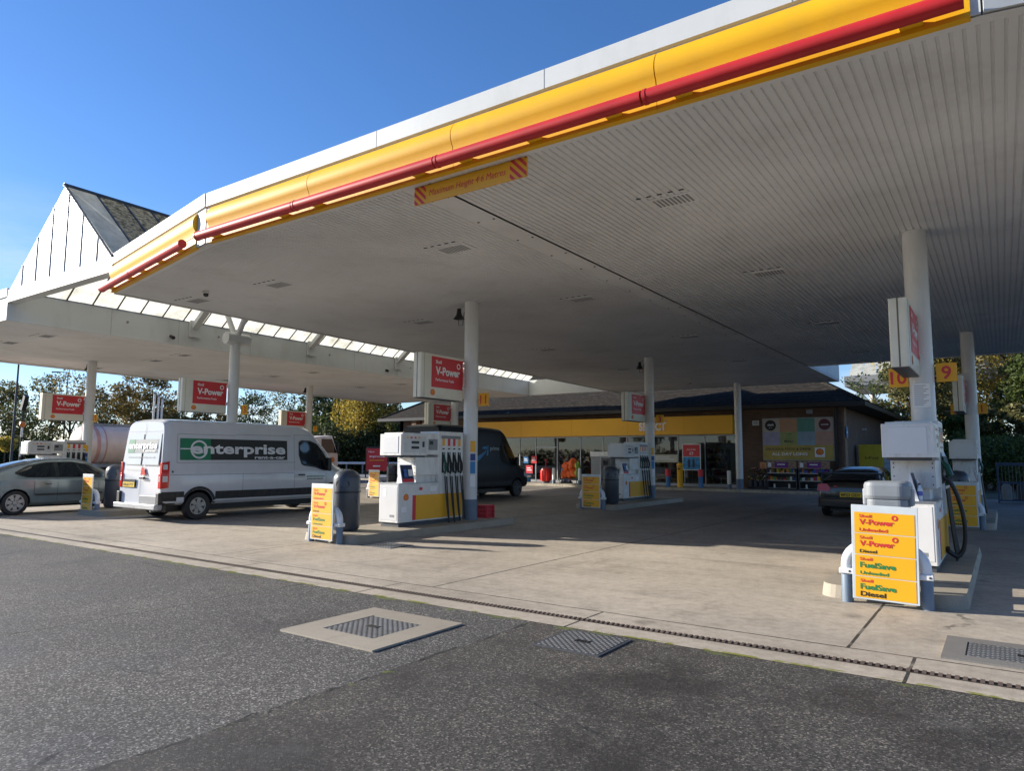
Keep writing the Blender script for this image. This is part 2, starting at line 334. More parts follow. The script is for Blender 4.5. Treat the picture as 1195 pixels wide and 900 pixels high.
# ---------------------------------------------------------------- geometry helpers
_TX = {}
def text_geo(s, bold=0.):
    k = (s, bold)
    if k in _TX: return _TX[k]
    c = bpy.data.curves.new('t', 'FONT'); c.body = s; c.size = 1; c.offset = bold; c.resolution_u = 3; c.fill_mode = 'FRONT'
    o = bpy.data.objects.new('t', c); COL.objects.link(o)
    dg = bpy.context.evaluated_depsgraph_get(); me = bpy.data.meshes.new_from_object(o.evaluated_get(dg))
    V = [(v.co.x, v.co.y) for v in me.vertices]; F = [tuple(p.vertices) for p in me.polygons]
    bpy.data.objects.remove(o); bpy.data.meshes.remove(me); bpy.data.curves.remove(c)
    xs = [v[0] for v in V]; x0, x1 = min(xs), max(xs)
    V = [(v[0] - x0, v[1]) for v in V]; _TX[k] = (V, F, x1 - x0); return _TX[k]

class MB:
    def __init__(s): s.v = []; s.f = []; s.m = []; s.mats = []; s.sm = []
    def mi(s, m):
        if m not in s.mats: s.mats.append(m)
        return s.mats.index(m)
    def add(s, V, F, m, smooth=False):
        b = len(s.v); s.v += [tuple(v) for v in V]; k = s.mi(m)
        for f in F: s.f.append(tuple(i + b for i in f)); s.m.append(k); s.sm.append(smooth)
    def box(s, x0, x1, y0, y1, z0, z1, m, M=None):
        V = [(x, y, z) for z in (z0, z1) for x, y in ((x0, y0), (x1, y0), (x1, y1), (x0, y1))]
        if M: V = [M @ Vector(v) for v in V]
        s.add(V, [(3, 2, 1, 0), (4, 5, 6, 7), (0, 1, 5, 4), (1, 2, 6, 5), (2, 3, 7, 6), (3, 0, 4, 7)], m)
    def rbox(s, x0, x1, y0, y1, z0, z1, r, m, n=4):
        """box with rounded vertical edges"""
        P = []
        for cx, cy, a in ((x1 - r, y1 - r, 0), (x0 + r, y1 - r, 90), (x0 + r, y0 + r, 180), (x1 - r, y0 + r, 270)):
            for i in range(n + 1):
                t = R_(a + 90 * i / n); P.append((cx + r * math.cos(t), cy + r * math.sin(t)))
        s.prism(P, z0, z1, m)
    def prism(s, P, z0, z1, m, M=None, smooth=False):
        n = len(P); V = [(x, y, z0) for x, y in P] + [(x, y, z1) for x, y in P]
        if M: V = [M @ Vector(v) for v in V]
        F = [tuple(range(n - 1, -1, -1)), tuple(range(n, 2 * n))] + [(i, (i + 1) % n, n + (i + 1) % n, n + i) for i in range(n)]
        s.add(V, F, m, smooth)
    def poly(s, V, m): s.add(V, [tuple(range(len(V)))], m)
    def tube(s, pts, r, m, n=12, cap=True, smooth=True):
        pts = [Vector(p) for p in pts]; k = len(pts); rs = r if isinstance(r, (list, tuple)) else [r] * k
        V = []; up = None
        for i, p in enumerate(pts):
            d = (pts[min(i + 1, k - 1)] - pts[max(i - 1, 0)]).normalized()
            if up is None: up = Vector((0, 0, 1)) if abs(d.z) < .9 else Vector((1, 0, 0))
            a = d.cross(up).normalized(); b = a.cross(d).normalized(); up = b
            for j in range(n):
                t = 2 * math.pi * j / n; V.append(p + a * (rs[i] * math.cos(t)) + b * (rs[i] * math.sin(t)))
        F = []
        for i in range(k - 1):
            for j in range(n):
                q = (j + 1) % n; F.append((i * n + j, i * n + q, (i + 1) * n + q, (i + 1) * n + j))
        s.add(V, F, m, smooth)
        if cap: s.add([V[j] for j in range(n)], [tuple(range(n))], m); s.add([V[(k - 1) * n + j] for j in range(n)], [tuple(range(n - 1, -1, -1))], m)
    def lathe(s, prof, c, m, n=24, axis='Z', smooth=True, M=None):
        V = []
        for r, h in prof:
            for j in range(n):
                t = 2 * math.pi * j / n; a, b = r * math.cos(t), r * math.sin(t)
                v = {'Z': (a, b, h), 'X': (h, a, b), 'Y': (b, h, a)}[axis]
                v = Vector((v[0] + c[0], v[1] + c[1], v[2] + c[2])); V.append(M @ v if M else v)
        F = []
        for i in range(len(prof) - 1):
            for j in range(n):
                q = (j + 1) % n; F.append((i * n + j, i * n + q, (i + 1) * n + q, (i + 1) * n + j))
        s.add(V, F, m, smooth)
    def text(s, t, o, right, up, size, m, width=None, align='L', bold=0., off=.003, slant=0.):
        V, F, w = text_geo(t, bold); o = Vector(o); right = Vector(right).normalized(); up = Vector(up).normalized(); nn = right.cross(up)
        k = size / .7; kx = k if width is None else width / w
        dx = {'L': 0, 'C': -.5, 'R': -1}[align] * w * kx
        s.add([o + right * (x * kx + dx + y * k * slant) + up * (y * k) + nn * off for x, y in V], F, m)
    def rect(s, o, right, up, w, h, m, off=0.):
        o = Vector(o); right = Vector(right).normalized(); up = Vector(up).normalized(); n = right.cross(up); o = o + n * off
        s.add([o, o + right * w, o + right * w + up * h, o + up * h], [(0, 1, 2, 3)], m)
    def shell(s, o, right, up, r, m1, m2, off=.003):
        """scalloped fan emblem"""
        o = Vector(o); right = Vector(right).normalized(); up = Vector(up).normalized(); n = right.cross(up)
        def ring(k, e):
            P = []
            for i in range(43):
                a = R_(-28 + 236 * i / 42); rr = k * (1 + .05 * abs(math.sin(math.pi * i / 6)))
                P.append(o + right * (rr * math.cos(a)) + up * (rr * math.sin(a)) + n * e)
            P.append(o - right * (.45 * k) - up * (.8 * k) + n * e); P.append(o + right * (.45 * k) - up * (.8 * k) + n * e); return P
        s.poly(ring(r, off), m1); s.poly(ring(r * .84, off + .002), m2)
        for i in range(5):
            a = R_(90 + (i - 2) * 34); d = right * math.cos(a) + up * math.sin(a); w = right * math.sin(a) - up * math.cos(a)
            b = o - up * (.6 * r); q = b + d * (r * (1.25 if i in (1, 2, 3) else 1.1)) + n * (off + .004); b = b + n * (off + .004)
            s.poly([b - w * r * .02, b + w * r * .02, q + w * r * .035, q - w * r * .035], m1)
    def ringmark(s, o, right, up, r, m, off=.003, k=.6):
        o = Vector(o); right = Vector(right).normalized(); up = Vector(up).normalized(); n = right.cross(up); V = []
        for i in range(20):
            a = 2 * math.pi * i / 20; d = right * math.cos(a) + up * math.sin(a); V += [o + d * r + n * off, o + d * r * k + n * off]
        s.add(V, [(2 * i, 2 * ((i + 1) % 20), 2 * ((i + 1) % 20) + 1, 2 * i + 1) for i in range(20)], m)
    def mesh(s, name):
        me = bpy.data.meshes.new(name); me.from_pydata(s.v, [], s.f)
        for m in s.mats: me.materials.append(m)
        me.polygons.foreach_set('material_index', s.m); me.polygons.foreach_set('use_smooth', s.sm); me.update(); return me
    def build(s, name, parent=None, bevel=0., label=None, fixn=False):
        me = s.mesh(name)
        if fixn:
            b = bmesh.new(); b.from_mesh(me); bmesh.ops.remove_doubles(b, verts=b.verts, dist=1e-5); bmesh.ops.recalc_face_normals(b, faces=b.faces); b.to_mesh(me); b.free()
        if any(s.sm): me.set_sharp_from_angle(angle=R_(40))
        o = bpy.data.objects.new(name, me); COL.objects.link(o); o.parent = parent
        if bevel:
            b = o.modifiers.new('bevel', 'BEVEL'); b.width = bevel; b.segments = 2; b.limit_method = 'ANGLE'; b.angle_limit = R_(40); b.use_clamp_overlap = True
        if label: o['label'] = label
        return o
def tag(o, label=None, cat=None, group=None, kind=None):
    if label: o['label'] = label
    if cat: o['category'] = cat
    if group: o['group'] = group
    if kind: o['kind'] = kind
    return o
def thing(name, label, cat, loc=(0, 0, 0), rz=0., group=None):
    o = bpy.data.objects.new(name, None); COL.objects.link(o); o.location = loc; o.rotation_euler = (0, 0, rz); o.empty_display_size = .3
    return tag(o, label, cat, group)
def copy_tree(o, loc=None, rz=None, label=None, parent=None, group=None):
    c = o.copy(); COL.objects.link(c); c.parent = parent
    if loc is not None: c.location = loc
    if rz is not None: c.rotation_euler = (0, 0, rz)
    if label: c['label'] = label
    if group: c['group'] = group
    for ch in list(o.children): copy_tree(ch, parent=c)
    return c
def struct(o): o['kind'] = 'structure'; return o
def P(px, fwd):
    r = (px - 597.5) / FPX * fwd; return (-math.sin(YAW) * fwd + math.cos(YAW) * r, math.cos(YAW) * fwd + math.sin(YAW) * r)

# ================================================================ GROUND
g = MB(); g.poly([(-300, -120, 0), (250, -120, 0), (250, 400, 0), (-300, 400, 0)], asphalt); struct(g.build('ground'))
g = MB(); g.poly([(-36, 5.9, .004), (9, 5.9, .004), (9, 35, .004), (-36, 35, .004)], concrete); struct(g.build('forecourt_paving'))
def place(px, fwd, z=0): a = P(px, fwd); return (a[0], a[1], z)
# road and verge far left
road_m = mat('far_road', (.16, .165, .18), .8, var=.12, scale=.4); verge_m = mat('grass_verge', (.06, .085, .02), .95, var=.35, scale=1.5, bump=.8, bscale=8)
g = MB(); g.poly([place(-150, 55, .008), place(640, 55, .008), place(640, 64, .008), place(-150, 64, .008)], road_m); struct(g.build('road'))
def grass(name, a, b, d0, d1, n, h):
    rnd = np.random.RandomState(5); V = []; F = []
    for i in range(n):
        px = rnd.uniform(a, b); f = rnd.uniform(d0, d1); x, y = P(px, f); t = rnd.uniform(0, 6.3); w = .05; q = h * rnd.uniform(.5, 1.2)
        lx, ly = rnd.normal(0, .05, 2); k = len(V)
        V += [(x - w * math.cos(t), y - w * math.sin(t), 0), (x + w * math.cos(t), y + w * math.sin(t), 0), (x + lx, y + ly, q)]; F.append((k, k + 1, k + 2))
    m = MB(); m.add(V, F, lf_green); m.poly([place(a, d0, .012), place(b, d0, .012), place(b, d1, .012), place(a, d1, .012)], verge_m)
    return tag(m.build(name), 'short grass growing on the verge beyond the road', 'grass', kind='stuff')
grass('grass_verge', -150, 640, 64.2, 84, 9000, .18)

# slot drain along the outer edge
m = MB(); m.box(-36, 9, 6.20, 6.28, .004, .010, mat('drain_iron', (.035, .028, .024), .7, var=.3))
dm = mat('drain_rib', (.10, .07, .055), .75, var=.3)
x = -14.
while x < 3: m.box(x, x + .028, 6.205, 6.275, .010, .019, dm); x += .052
tag(m.build('slot_drain'), 'narrow rusty slotted drain channel running along the pale concrete edge', 'drain')

def cover(name, label, x0, x1, y0, y1, b, framem, z=.004, handle=True, grp_=None):
    t = thing(name, label, 'manhole cover', ((x0 + x1) / 2, (y0 + y1) / 2, 0), group=grp_)
    cx, cy = (x0 + x1) / 2, (y0 + y1) / 2
    X0, X1, Y0, Y1 = x0 - cx, x1 - cx, y0 - cy, y1 - cy
    fr = MB()
    if b:
        for q in ((X0, X1, Y0, Y0 + b), (X0, X1, Y1 - b, Y1), (X0, X0 + b, Y0 + b, Y1 - b), (X1 - b, X1, Y0 + b, Y1 - b)): fr.box(*q, 0, z + .012, framem)
    else:
        e = .02
        for q in ((X0 - e, X1 + e, Y0 - e, Y0), (X0 - e, X1 + e, Y1, Y1 + e), (X0 - e, X0, Y0, Y1), (X1, X1 + e, Y0, Y1)): fr.box(*q, 0, z + .006, grey_dk)
    fr.build('frame', t)
    p = MB(); q = b + .012 if b else .008
    p.box(X0 + q, X1 - q, Y0 + q, Y1 - q, 0, z + .009, tread); o = p.build('tread_plate', t)
    if handle:
        h = MB(); h.box(-.07, .07, -.035, .035, z + .009, z + .012, blackp); h.build('lifting_keyway', t)
    return t
cover('manhole_cover', 'steel tread plate set in a pale square concrete surround on the asphalt', -5.53, -4.33, 4.22, 5.4, .27, conc_plain, grp_='access covers in the ground')
cover('manhole_cover', 'bare steel tread plate without surround set in dark asphalt', -3.38, -2.78, 5.21, 5.80, 0, grey_dk, grp_='access covers in the ground')
cover('manhole_cover', 'steel tread plate with dark concrete border beside the right island', -.50, .66, 6.78, 7.62, .16, conc_grey, .008, grp_='access covers in the ground')
cover('manhole_cover', 'ribbed steel plate by the kerb of the island left of centre', -9.62, -8.85, 9.0, 9.55, 0, grey_dk, .006, grp_='access covers in the ground')
# paint marks
m = MB(); pm = mat('worn_marking', (.50, .47, .40), .8, var=.2)
mk = [(-15.6, 7.5, .5, .09, .5), (-8.4, 14.6, .28, .07, 0), (-6.9, 23.2, .55, .1, .1), (-14.2, 15.2, 1.4, .07, .15), (-13.6, 11.7, .9, .06, .1), (-5.8, 26.6, .6, .1, 0)]
for x, y, l, w, a in mk:
    M = Matrix.Translation((x, y, .0085)) @ Matrix.Rotation(a, 4, 'Z'); m.add([M @ Vector(v) for v in ((0, 0, 0), (l, 0, 0), (l, w, 0), (0, w, 0))], [(0, 1, 2, 3)], pm)
struct(m.build('road_marking'))

# ================================================================ PUMP ISLANDS
def island(cx, y0, y1, label):
    t = thing('pump_island', label, 'kerbed island', (cx, y0, 0), group='raised pump islands')
    L = y1 - y0; m = MB(); w = .74; c = .10
    rr = .24; P_ = []
    for cx_, cy_, a0 in ((-w + rr, rr, 180), (w - rr, rr, 270), (w - rr, L - rr, 0), (-w + rr, L - rr, 90)):
        for q in range(7): a_ = R_(a0 + 15 * q); P_.append((cx_ + rr * math.cos(a_), cy_ + rr * math.sin(a_)))
    # sloped kerb faces
    b = .02; Q = [(x * (1 - b / w), b + y * (L - 2 * b) / L) for x, y in P_]; n = len(P_)
    m.add([(x, y, .003) for x, y in P_] + [(x, y, .15) for x, y in Q], [(i, (i + 1) % n, n + (i + 1) % n, n + i) for i in range(n)] + [tuple(range(n, 2 * n))], conc_plain)
    j = m; y = .9
    while y < L - .3: 
        for s in (-1, 1): j.box(s * (w - .022) - .012, s * (w - .022) + .012, y - .004, y + .004, .01, .147, grey_md)
        j.box(-w + .05, w - .05, y - .005, y + .005, .149, .1525, grey_dk); y += .92
    m.build('kerb', t, .012)
    return t
ISL = [(-1.12, 8.95, 14.6, 'pale concrete island nearest the camera, under signs 9 and 10'),
       (-10.5, 8.95, 14.3, 'concrete island left of centre carrying the pump beneath sign 11'),
       (-19.9, 8.95, 14.3, 'concrete island hidden mostly behind the white van'),
       (-29.4, 8.95, 14.3, 'concrete island under the far left canopy beyond the grey car'),
       (-.95, 19.6, 25.4, 'shaded island at back right under signs 1 and 2'),
       (-10.55, 19.6, 25.4, 'shaded island in front of the shop under sign 3'),
       (-19.9, 19.6, 25.4, 'island behind the dark van at the far side of the left canopy'),
       (-29.6, 19.6, 25.4, 'far left rear island behind the white van bonnet')]
for a in ISL: island(*a)

# ================================================================ MAIN CANOPY
H = 5.3
def lin(a, b, t): return a + (b - a) * t
def ribs(mb, xa, xb, ya, yb, m, pitch=.1):
    """planks running in y between x lines xa(y), xb(y); ya, yb functions of x"""
    n = int(abs(xb(20) - xa(20)) / pitch)
    for i in range(n):
        for (u0, u1, z0, z1) in ((0, .66, 0, 0), (.66, .73, 0, .02), (.73, .92, .02, .02), (.92, 1., .02, 0)):
            q = []
            for u, z in ((u0, z0), (u1, z1)):
                t = (i + u) / n
                X0 = lin(xa(ya(0)), xb(ya(0)), t); Y0 = ya(X0); X0 = lin(xa(Y0), xb(Y0), t); Y1 = yb(X0); X1 = lin(xa(Y1), xb(Y1), t)
                q.append(((X0, Y0, H + z), (X1, Y1, H + z)))
            mb.add([q[0][0], q[0][1], q[1][1], q[1][0]], [(0, 1, 2, 3)], m)
canopy = thing('main_canopy', 'large forecourt canopy with white, yellow and red edge and ribbed grey underside', 'canopy', (0, 0, 0))
def yf(x): return 6.83 + max(0, (-11.2 - x) / 5.2 * .92) + max(0, x / 5.2 * .92)
xl = lambda y: lin(-16.42, -17.72, (y - 7.62) / 27.4)
m = MB()
ribs(m, xl, lambda y: -6.68, yf, lambda x: 35.95, soffit_m); 
m.poly([(-6.68, 6.83, H), (-6.68, 35.95, H), (-6.22, 35.95, H), (-6.22, 6.83, H)], soffit_m)
y = 7.4
while y < 30:
    for x in (-6.60, -6.30): m.lathe([(0, H - .012), (.018, H - .010), (.022, H - .001)], (x, y, 0), grey_dk, 8)
    y += 1.1
m.build('soffit', canopy)
m = MB(); ribs(m, lambda y: -6.17, lambda y: 5.25, yf, lambda x: 29.5, soffit_m); m.build('soffit', canopy)
m = MB(); m.box(-6.22, -6.17, 6.85, 35.9, H + .03, H + .05, blackp); m.build('soffit_joint', canopy)
# front border flat strip, deck, rear and side fascia
m = MB()
edge = [(-16.45, 7.62), (-11.25, 6.7), (0.05, 6.7), (5.28, 7.62)]
for (x0, y0), (x1, y1) in zip(edge, edge[1:]):
    m.poly([(x0, y0 + .02, H - .012), (x1, y1 + .02, H - .012), (x1, y1 + .15, H - .012), (x0, y0 + .15, H - .012)][::-1], soffit_m)
    m.poly([(x0, y0 + .15, H - .012), (x1, y1 + .15, H - .012), (x1, y1 + .15, H + .02), (x0, y0 + .15, H + .02)], soffit_m)
m.build('soffit_border', canopy)
deck = mat('roof_deck', (.2, .2, .2), .8)
m = MB(); m.poly([(x, y + .05, 6.09) for x, y in edge] + [(5.28, 29.5, 6.09), (-6.2, 29.5, 6.09), (-6.2, 35.95, 6.09), (-17.7, 35.95, 6.09)], deck); m.build('roof_deck', canopy)
m = MB()
def wallq(mb, a, b, z0, z1, t, mm):
    a = Vector((*a, 0)); b = Vector((*b, 0)); d = (b - a).normalized(); n = Vector((d.y, -d.x, 0)) * t
    V = [a, b, b - n, a - n]; mb.prism([(v.x, v.y) for v in V], z0, z1, mm)
for a, b in (((-17.75, 36.), (-16.47, 7.64)), ((-6.2, 36.02), (-17.75, 36.02)), ((-6.17, 29.56), (-6.17, 36.)), ((5.3, 29.56), (-6.13, 29.56)), ((5.3, 7.64), (5.3, 29.5))):
    wallq(m, a, b, H - .03, 6.11, .06, fasc_white)
m.build('side_fascia', canopy)

def fascia(root, p0, p1, ycuts, tcuts, brackets=True, low=5.285):
    """stretch of fascia from p0 to p1 (seen from outside left to right)"""
    a = Vector((*p0, 0)); b = Vector((*p1, 0)); L = (b - a).length; d = (b - a) / L; n = Vector((d.y, -d.x, 0))
    M = Matrix((( d.x, n.x, 0, a.x), (d.y, n.y, 0, a.y), (0, 0, 1, 0), (0, 0, 0, 1)))   # local: x along, y outward, z up
    def sweep(mb, prof, x0, x1, mm, caps=True, smooth=False):
        k = len(prof); V = [M @ Vector((x0, p, z)) for p, z in prof] + [M @ Vector((x1, p, z)) for p, z in prof]
        F = [(i, (i + 1) % k, k + (i + 1) % k, k + i) for i in range(k)]
        mb.add(V, F, mm, smooth)
        if caps: mb.add(V, [tuple(range(k))[::-1], tuple(range(k, 2 * k))], mm)
    bk = MB(); sweep(bk, [(0, 5.30), (0, 5.93), (.035, 5.95), (.035, 6.19), (-.1, 6.19), (-.1, 5.30)], 0, L, fasc_white)
    x = 1.4
    while x < L: 
        sweep(bk, [(.033, 5.94), (.037, 5.94), (.037, 6.192), (.033, 6.192)], x, x + .008, grey_md); x += 2.8
    bk.build('white_fascia', root, fixn=True)
    for x0, x1 in zip(ycuts, ycuts[1:]):
        y = MB(); arc = [(.004, 5.92)] + [(.004 + .085 * math.sin(math.pi * t) ** .8, 5.92 - .37 * t) for t in (.05, .15, .3, .45, .6, .75, .9)] + [(.03, 5.5), (.004, 5.5)]
        sweep(y, arc, x0 + .006, x1 - .006, yellow, smooth=True)
        sweep(y, [(.002, 5.5), (.02, 5.49), (.02, low), (-.06, low - .002), (-.06, low + .02), (.002, low + .03)], x0 + .003, x1 - .003, yellow)
        y.build('yellow_panel', root, fixn=True)
    for x0, x1 in zip(tcuts, tcuts[1:]):
        t = MB(); t.tube([M @ Vector((x, .17, 5.375)) for x in np.linspace(x0 + .012, x1 - .012, 5)], .079, red, 18)
        t.tube([M @ Vector((x0 + .012, .17, 5.375)), M @ Vector((x0 + .05, .17, 5.375))], .084, red, 18)
        nb = max(2, int((x1 - x0) / .95))
        for i in range(nb):
            x = lin(x0 + .4, x1 - .4, i / (nb - 1)); V = [M @ Vector(v) for v in ((x - .09, .018, 5.33), (x + .09, .018, 5.33), (x + .09, .12, 5.33), (x - .09, .12, 5.33), (x - .09, .018, 5.36), (x + .09, .018, 5.36), (x + .09, .12, 5.36), (x - .09, .12, 5.36))]
            t.add(V, [(3, 2, 1, 0), (4, 5, 6, 7), (0, 1, 5, 4), (1, 2, 6, 5), (2, 3, 7, 6), (3, 0, 4, 7)], yellow)
        t.build('red_tube', root)
fascia(canopy, (-11.22, 6.7), (0.05, 6.7), (.10, 2.78, 5.61, 8.41, 11.2), (.0, 2.62, 5.45, 8.32, 11.17))
fascia(canopy, (-16.47, 7.62), (-11.25, 6.69), (.03, 4.95), (-.15, 1.9, 4.75))
fascia(canopy, (0.07, 6.69), (5.3, 7.62), (.62, 5.2), (.75, 3.4, 5.3))

def vent(x, y):
    m = MB(); m.box(x - .33, x + .33, y - .2, y + .2, H - .012, H + .01, soffit_m)
    for i in range(9): m.box(x - .28 + i * .062, x - .25 + i * .062, y - .15, y + .15, H - .016, H - .006, grey_md)
    for i in range(5): m.box(x - .45 + i * .16, x - .38 + i * .16, y - .34, y - .31, H - .008, H - .002, blackp)
    m.build('ceiling_light', canopy if x > -18 else lcan)
for x, y in ((-3.67, 9.31), (-7.8, 9.38), (-12.64, 9.29), (-15.6, 9.2), (-3.6, 14.14), (-7.85, 14.14), (-12.88, 14.2), (-3.7, 20.37), (-7.64, 20.4), (-12.61, 20.23), (-8, 26.5), (-12.8, 26.5), (-3.8, 26.4), (1.2, 14.1), (1.2, 20.4), (1.1, 9.3)): vent(x, y)

t = thing('height_limit_sign', 'long yellow board with red striped ends hung under the canopy edge reading maximum height', 'sign', (-5.54, 6.9, 5.045))
m = MB(); m.box(-.93, .93, -.012, .012, 0, .25, yellow_s)
for sx in (-1, 1):
    x0, x1 = (-.93, -.72) if sx < 0 else (.68, .93)
    for k in range(-3, 5):
        a = k * .11
        def cl(x, z): return (x, z)
        # diagonal stripes clipped to the end box
        poly = []
        for z in (0, .25):
            pass
        pts = [(x0 + a + .25 - 0, 0), (x0 + a + .25 + .055, 0), (x0 + a + .055, .25), (x0 + a, .25)]
        def clip(pts, s, lim):
            out = []
            for i in range(len(pts)):
                p, q = pts[i], pts[(i + 1) % len(pts)]; ip, iq = s * p[0] <= s * lim, s * q[0] <= s * lim
                if ip: out.append(p)
                if ip != iq: u = (lim - p[0]) / (q[0] - p[0]); out.append((lim, p[1] + u * (q[1] - p[1])))
            return out
        pts = clip(pts, 1, x1)
        if len(pts) > 2: pts = clip(pts, -1, x0)
        if len(pts) > 2: m.poly([(x, -.0145, z) for x, z in pts], red_s)
m.build('board', t, label=None)
m = MB(); m.text('Maximum Height 4·6 Metres', (-.66, -.012, .085), (1, 0, 0), (0, 0, 1), .09, red_s, 1.27, slant=.18); m.build('lettering', t)
m = MB()
for x in (-.8, .8): m.box(x - .02, x + .02, -.01, .03, .22, .32, grey_dk)
m.build('bracket', t)

# ================================================================ LEFT CANOPY AND GLAZED GABLE ROOF
lcan = thing('left_canopy', 'second flat canopy on the left with plain white edge beam', 'canopy', (0, 0, 0))
rx = lambda y: lin(-22.32, -23.05, (y - 7.6) / 27.2); lx = lambda y: lin(-31.9, -34.6, (y - 7.6) / 27.2)
m = MB(); ribs(m, lx, rx, lambda x: 7.7, lambda x: 35., soffit_m, .14); m.build('soffit', lcan)
m = MB(); m.poly([(lx(7.6), 7.6, 6.15), (rx(7.6), 7.6, 6.15), (rx(35), 35, 6.15), (lx(35), 35, 6.15)], deck); m.build('roof_deck', lcan)
m = MB(); wallq(m, (rx(7.66), 7.66), (rx(35), 35), H - .01, 6.12, .08, fasc_white); wallq(m, (lx(35.), 35.), (lx(7.6), 7.6), H - .08, 6.2, .08, fasc_white); wallq(m, (-23.05, 35.05), (-34.6, 35.05), H - .01, 6.2, .08, fasc_white)
for y in (10.4, 12.6, 15.4, 18, 20.6, 23.3, 26, 29, 32):
    X = rx(y); m.box(X - .004, X + .003, y, y + .008, H, 6.11, grey_md)
for y in (10.9, 14.1, 19.2, 24.2, 29.2):
    X = rx(y); m.lathe([(0, X + .03), (.035, X + .03), (.04, X)], (0, y, 5.78), grey_md, 12, 'X')
m.build('edge_beam', lcan)
fascia(lcan, (-31.9, 7.6), (-22.32, 7.6), (.1, 2.9, 5.8, 8.8), (0, 2.8, 5.7, 8.6))
for x, y in ((-24.3, 9.4), (-26.8, 9.3), (-24.6, 14.1), (-27, 14.3), (-24.8, 20.2), (-27.6, 20.2), (-31, 20), (-25, 26), (-28, 26), (-31.5, 14.2)): vent(x, y)
# gable
gab = thing('gable_rooflight', 'steep translucent panelled gable roof bridging the gap between the canopies', 'roof', (0, 0, 0))
bl = lambda y: rx(y) + .02; br = lambda y: xl(y) - .02; ZB, ZR = 6.13, 8.42
rg = lambda y: (bl(y) + br(y)) / 2 + .18
m = MB(); seam = MB(); y = 7.62; i = 0
out = MB()
while y < 34.6:
    y2 = y + .73
    m.poly([(bl(y), y, ZB), (bl(y2), y2, ZB), (rg(y2), y2, ZR), (rg(y), y, ZR)], grp)
    (out if i else m).poly([(br(y), y, ZB), (rg(y), y, ZR), (rg(y2), y2, ZR), (br(y2), y2, ZB)], lichen if i else grp)
    if i:
        for b_, s in ((bl, 1), (br, -1)):
            a = Vector((b_(y), y, ZB)); c = Vector((rg(y), y, ZR)); nrm = Vector((-s * (ZR - ZB), 0, abs(a.x - c.x))).normalized() * .022; w = Vector((0, .02, 0))
            seam.add([a - w - nrm, a + w - nrm, c + w - nrm, c - w - nrm, a - w + nrm, a + w + nrm, c + w + nrm, c - w + nrm], [(3, 2, 1, 0), (4, 5, 6, 7), (0, 1, 5, 4), (1, 2, 6, 5), (2, 3, 7, 6), (3, 0, 4, 7)], grey_dk)
    y = y2; i += 1
m.build('translucent_sheet', gab); out.build('weathered_sheet', gab); seam.build('glazing_bar', gab)
m = MB(); yy = [7.6, 34.9]
m.tube([(rg(7.55), 7.55, ZR + .02), (rg(34.9), 34.9, ZR + .02)], .05, grey_dk, 8); m.build('ridge_cap', gab)
# front gable
gabm = mat('gable_sheet_sunlit', (.86, .86, .84), .3, var=.03, scale=.8, dirt=.04)  # clean front sheet, its colour brightened to stand in for sun glare
m = MB(); xa, xb = bl(7.6), br(7.6); xc = rg(7.6); n = 7; sm = MB()
for i in range(n):
    u0, u1 = lin(xa, xb, i / n), lin(xa, xb, (i + 1) / n)
    zt = lambda x: lin(ZB - .05, ZR, 1 - abs(x - xc) / ((xc - xa) if x < xc else (xb - xc)))
    pts = [(u0, 7.6, ZB - .05), (u1, 7.6, ZB - .05), (u1, 7.6, zt(u1))] + ([(xc, 7.6, ZR)] if u0 < xc < u1 else []) + [(u0, 7.6, zt(u0))]
    m.poly(pts, gabm)
    if i: sm.box(u0 - .014, u0 + .014, 7.578, 7.597, ZB - .05, zt(u0), grey_md)
m.build('gable_sheet', gab); sm.build('gable_seam', gab)
m = MB()
for s, b_ in ((-1, xb),):
    a = Vector((b_, 7.56, ZB)); c = Vector((xc, 7.56, ZR + .03)); m.tube([a, c], .03, grey_dk, 6)
m.build('verge_trim', gab)
m = MB(); m.box(xa - .02, xb - .02, 7.58, 7.85, 5.78, 6.13, fasc_white); m.build('tie_beam', gab)
m = MB()
for i in range(2): m.box(rx(34.8) + .02, xl(34.8) - .05, 34.75, 34.95, H, 6.2, fasc_white) if i == 0 else None
m.build('tie_beam', gab)
for y in (13.15, 18.2, 23.3, 28.4):
    for b_, s in ((bl, 1), (br, -1)):
        r = MB(); a = Vector((b_(y) + s * .03, y, ZB - .25)); c = Vector((rg(y), y, ZR - .2)); w = Vector((0, .11, 0)); h = Vector((0, 0, .2))
        r.add([a - w, a + w, c + w, c - w, a - w + h, a + w + h, c + w + h, c - w + h], [(3, 2, 1, 0), (4, 5, 6, 7), (0, 1, 5, 4), (1, 2, 6, 5), (2, 3, 7, 6), (3, 0, 4, 7)], fasc_white)
        r.box(b_(y), b_(y) + s * .06, y - .2, y + .2, 5.62, 6.19, fasc_white) if s > 0 else r.box(b_(y) - .06, b_(y), y - .2, y + .2, 5.62, 6.19, fasc_white)
        r.build('rafter', gab, fixn=True)

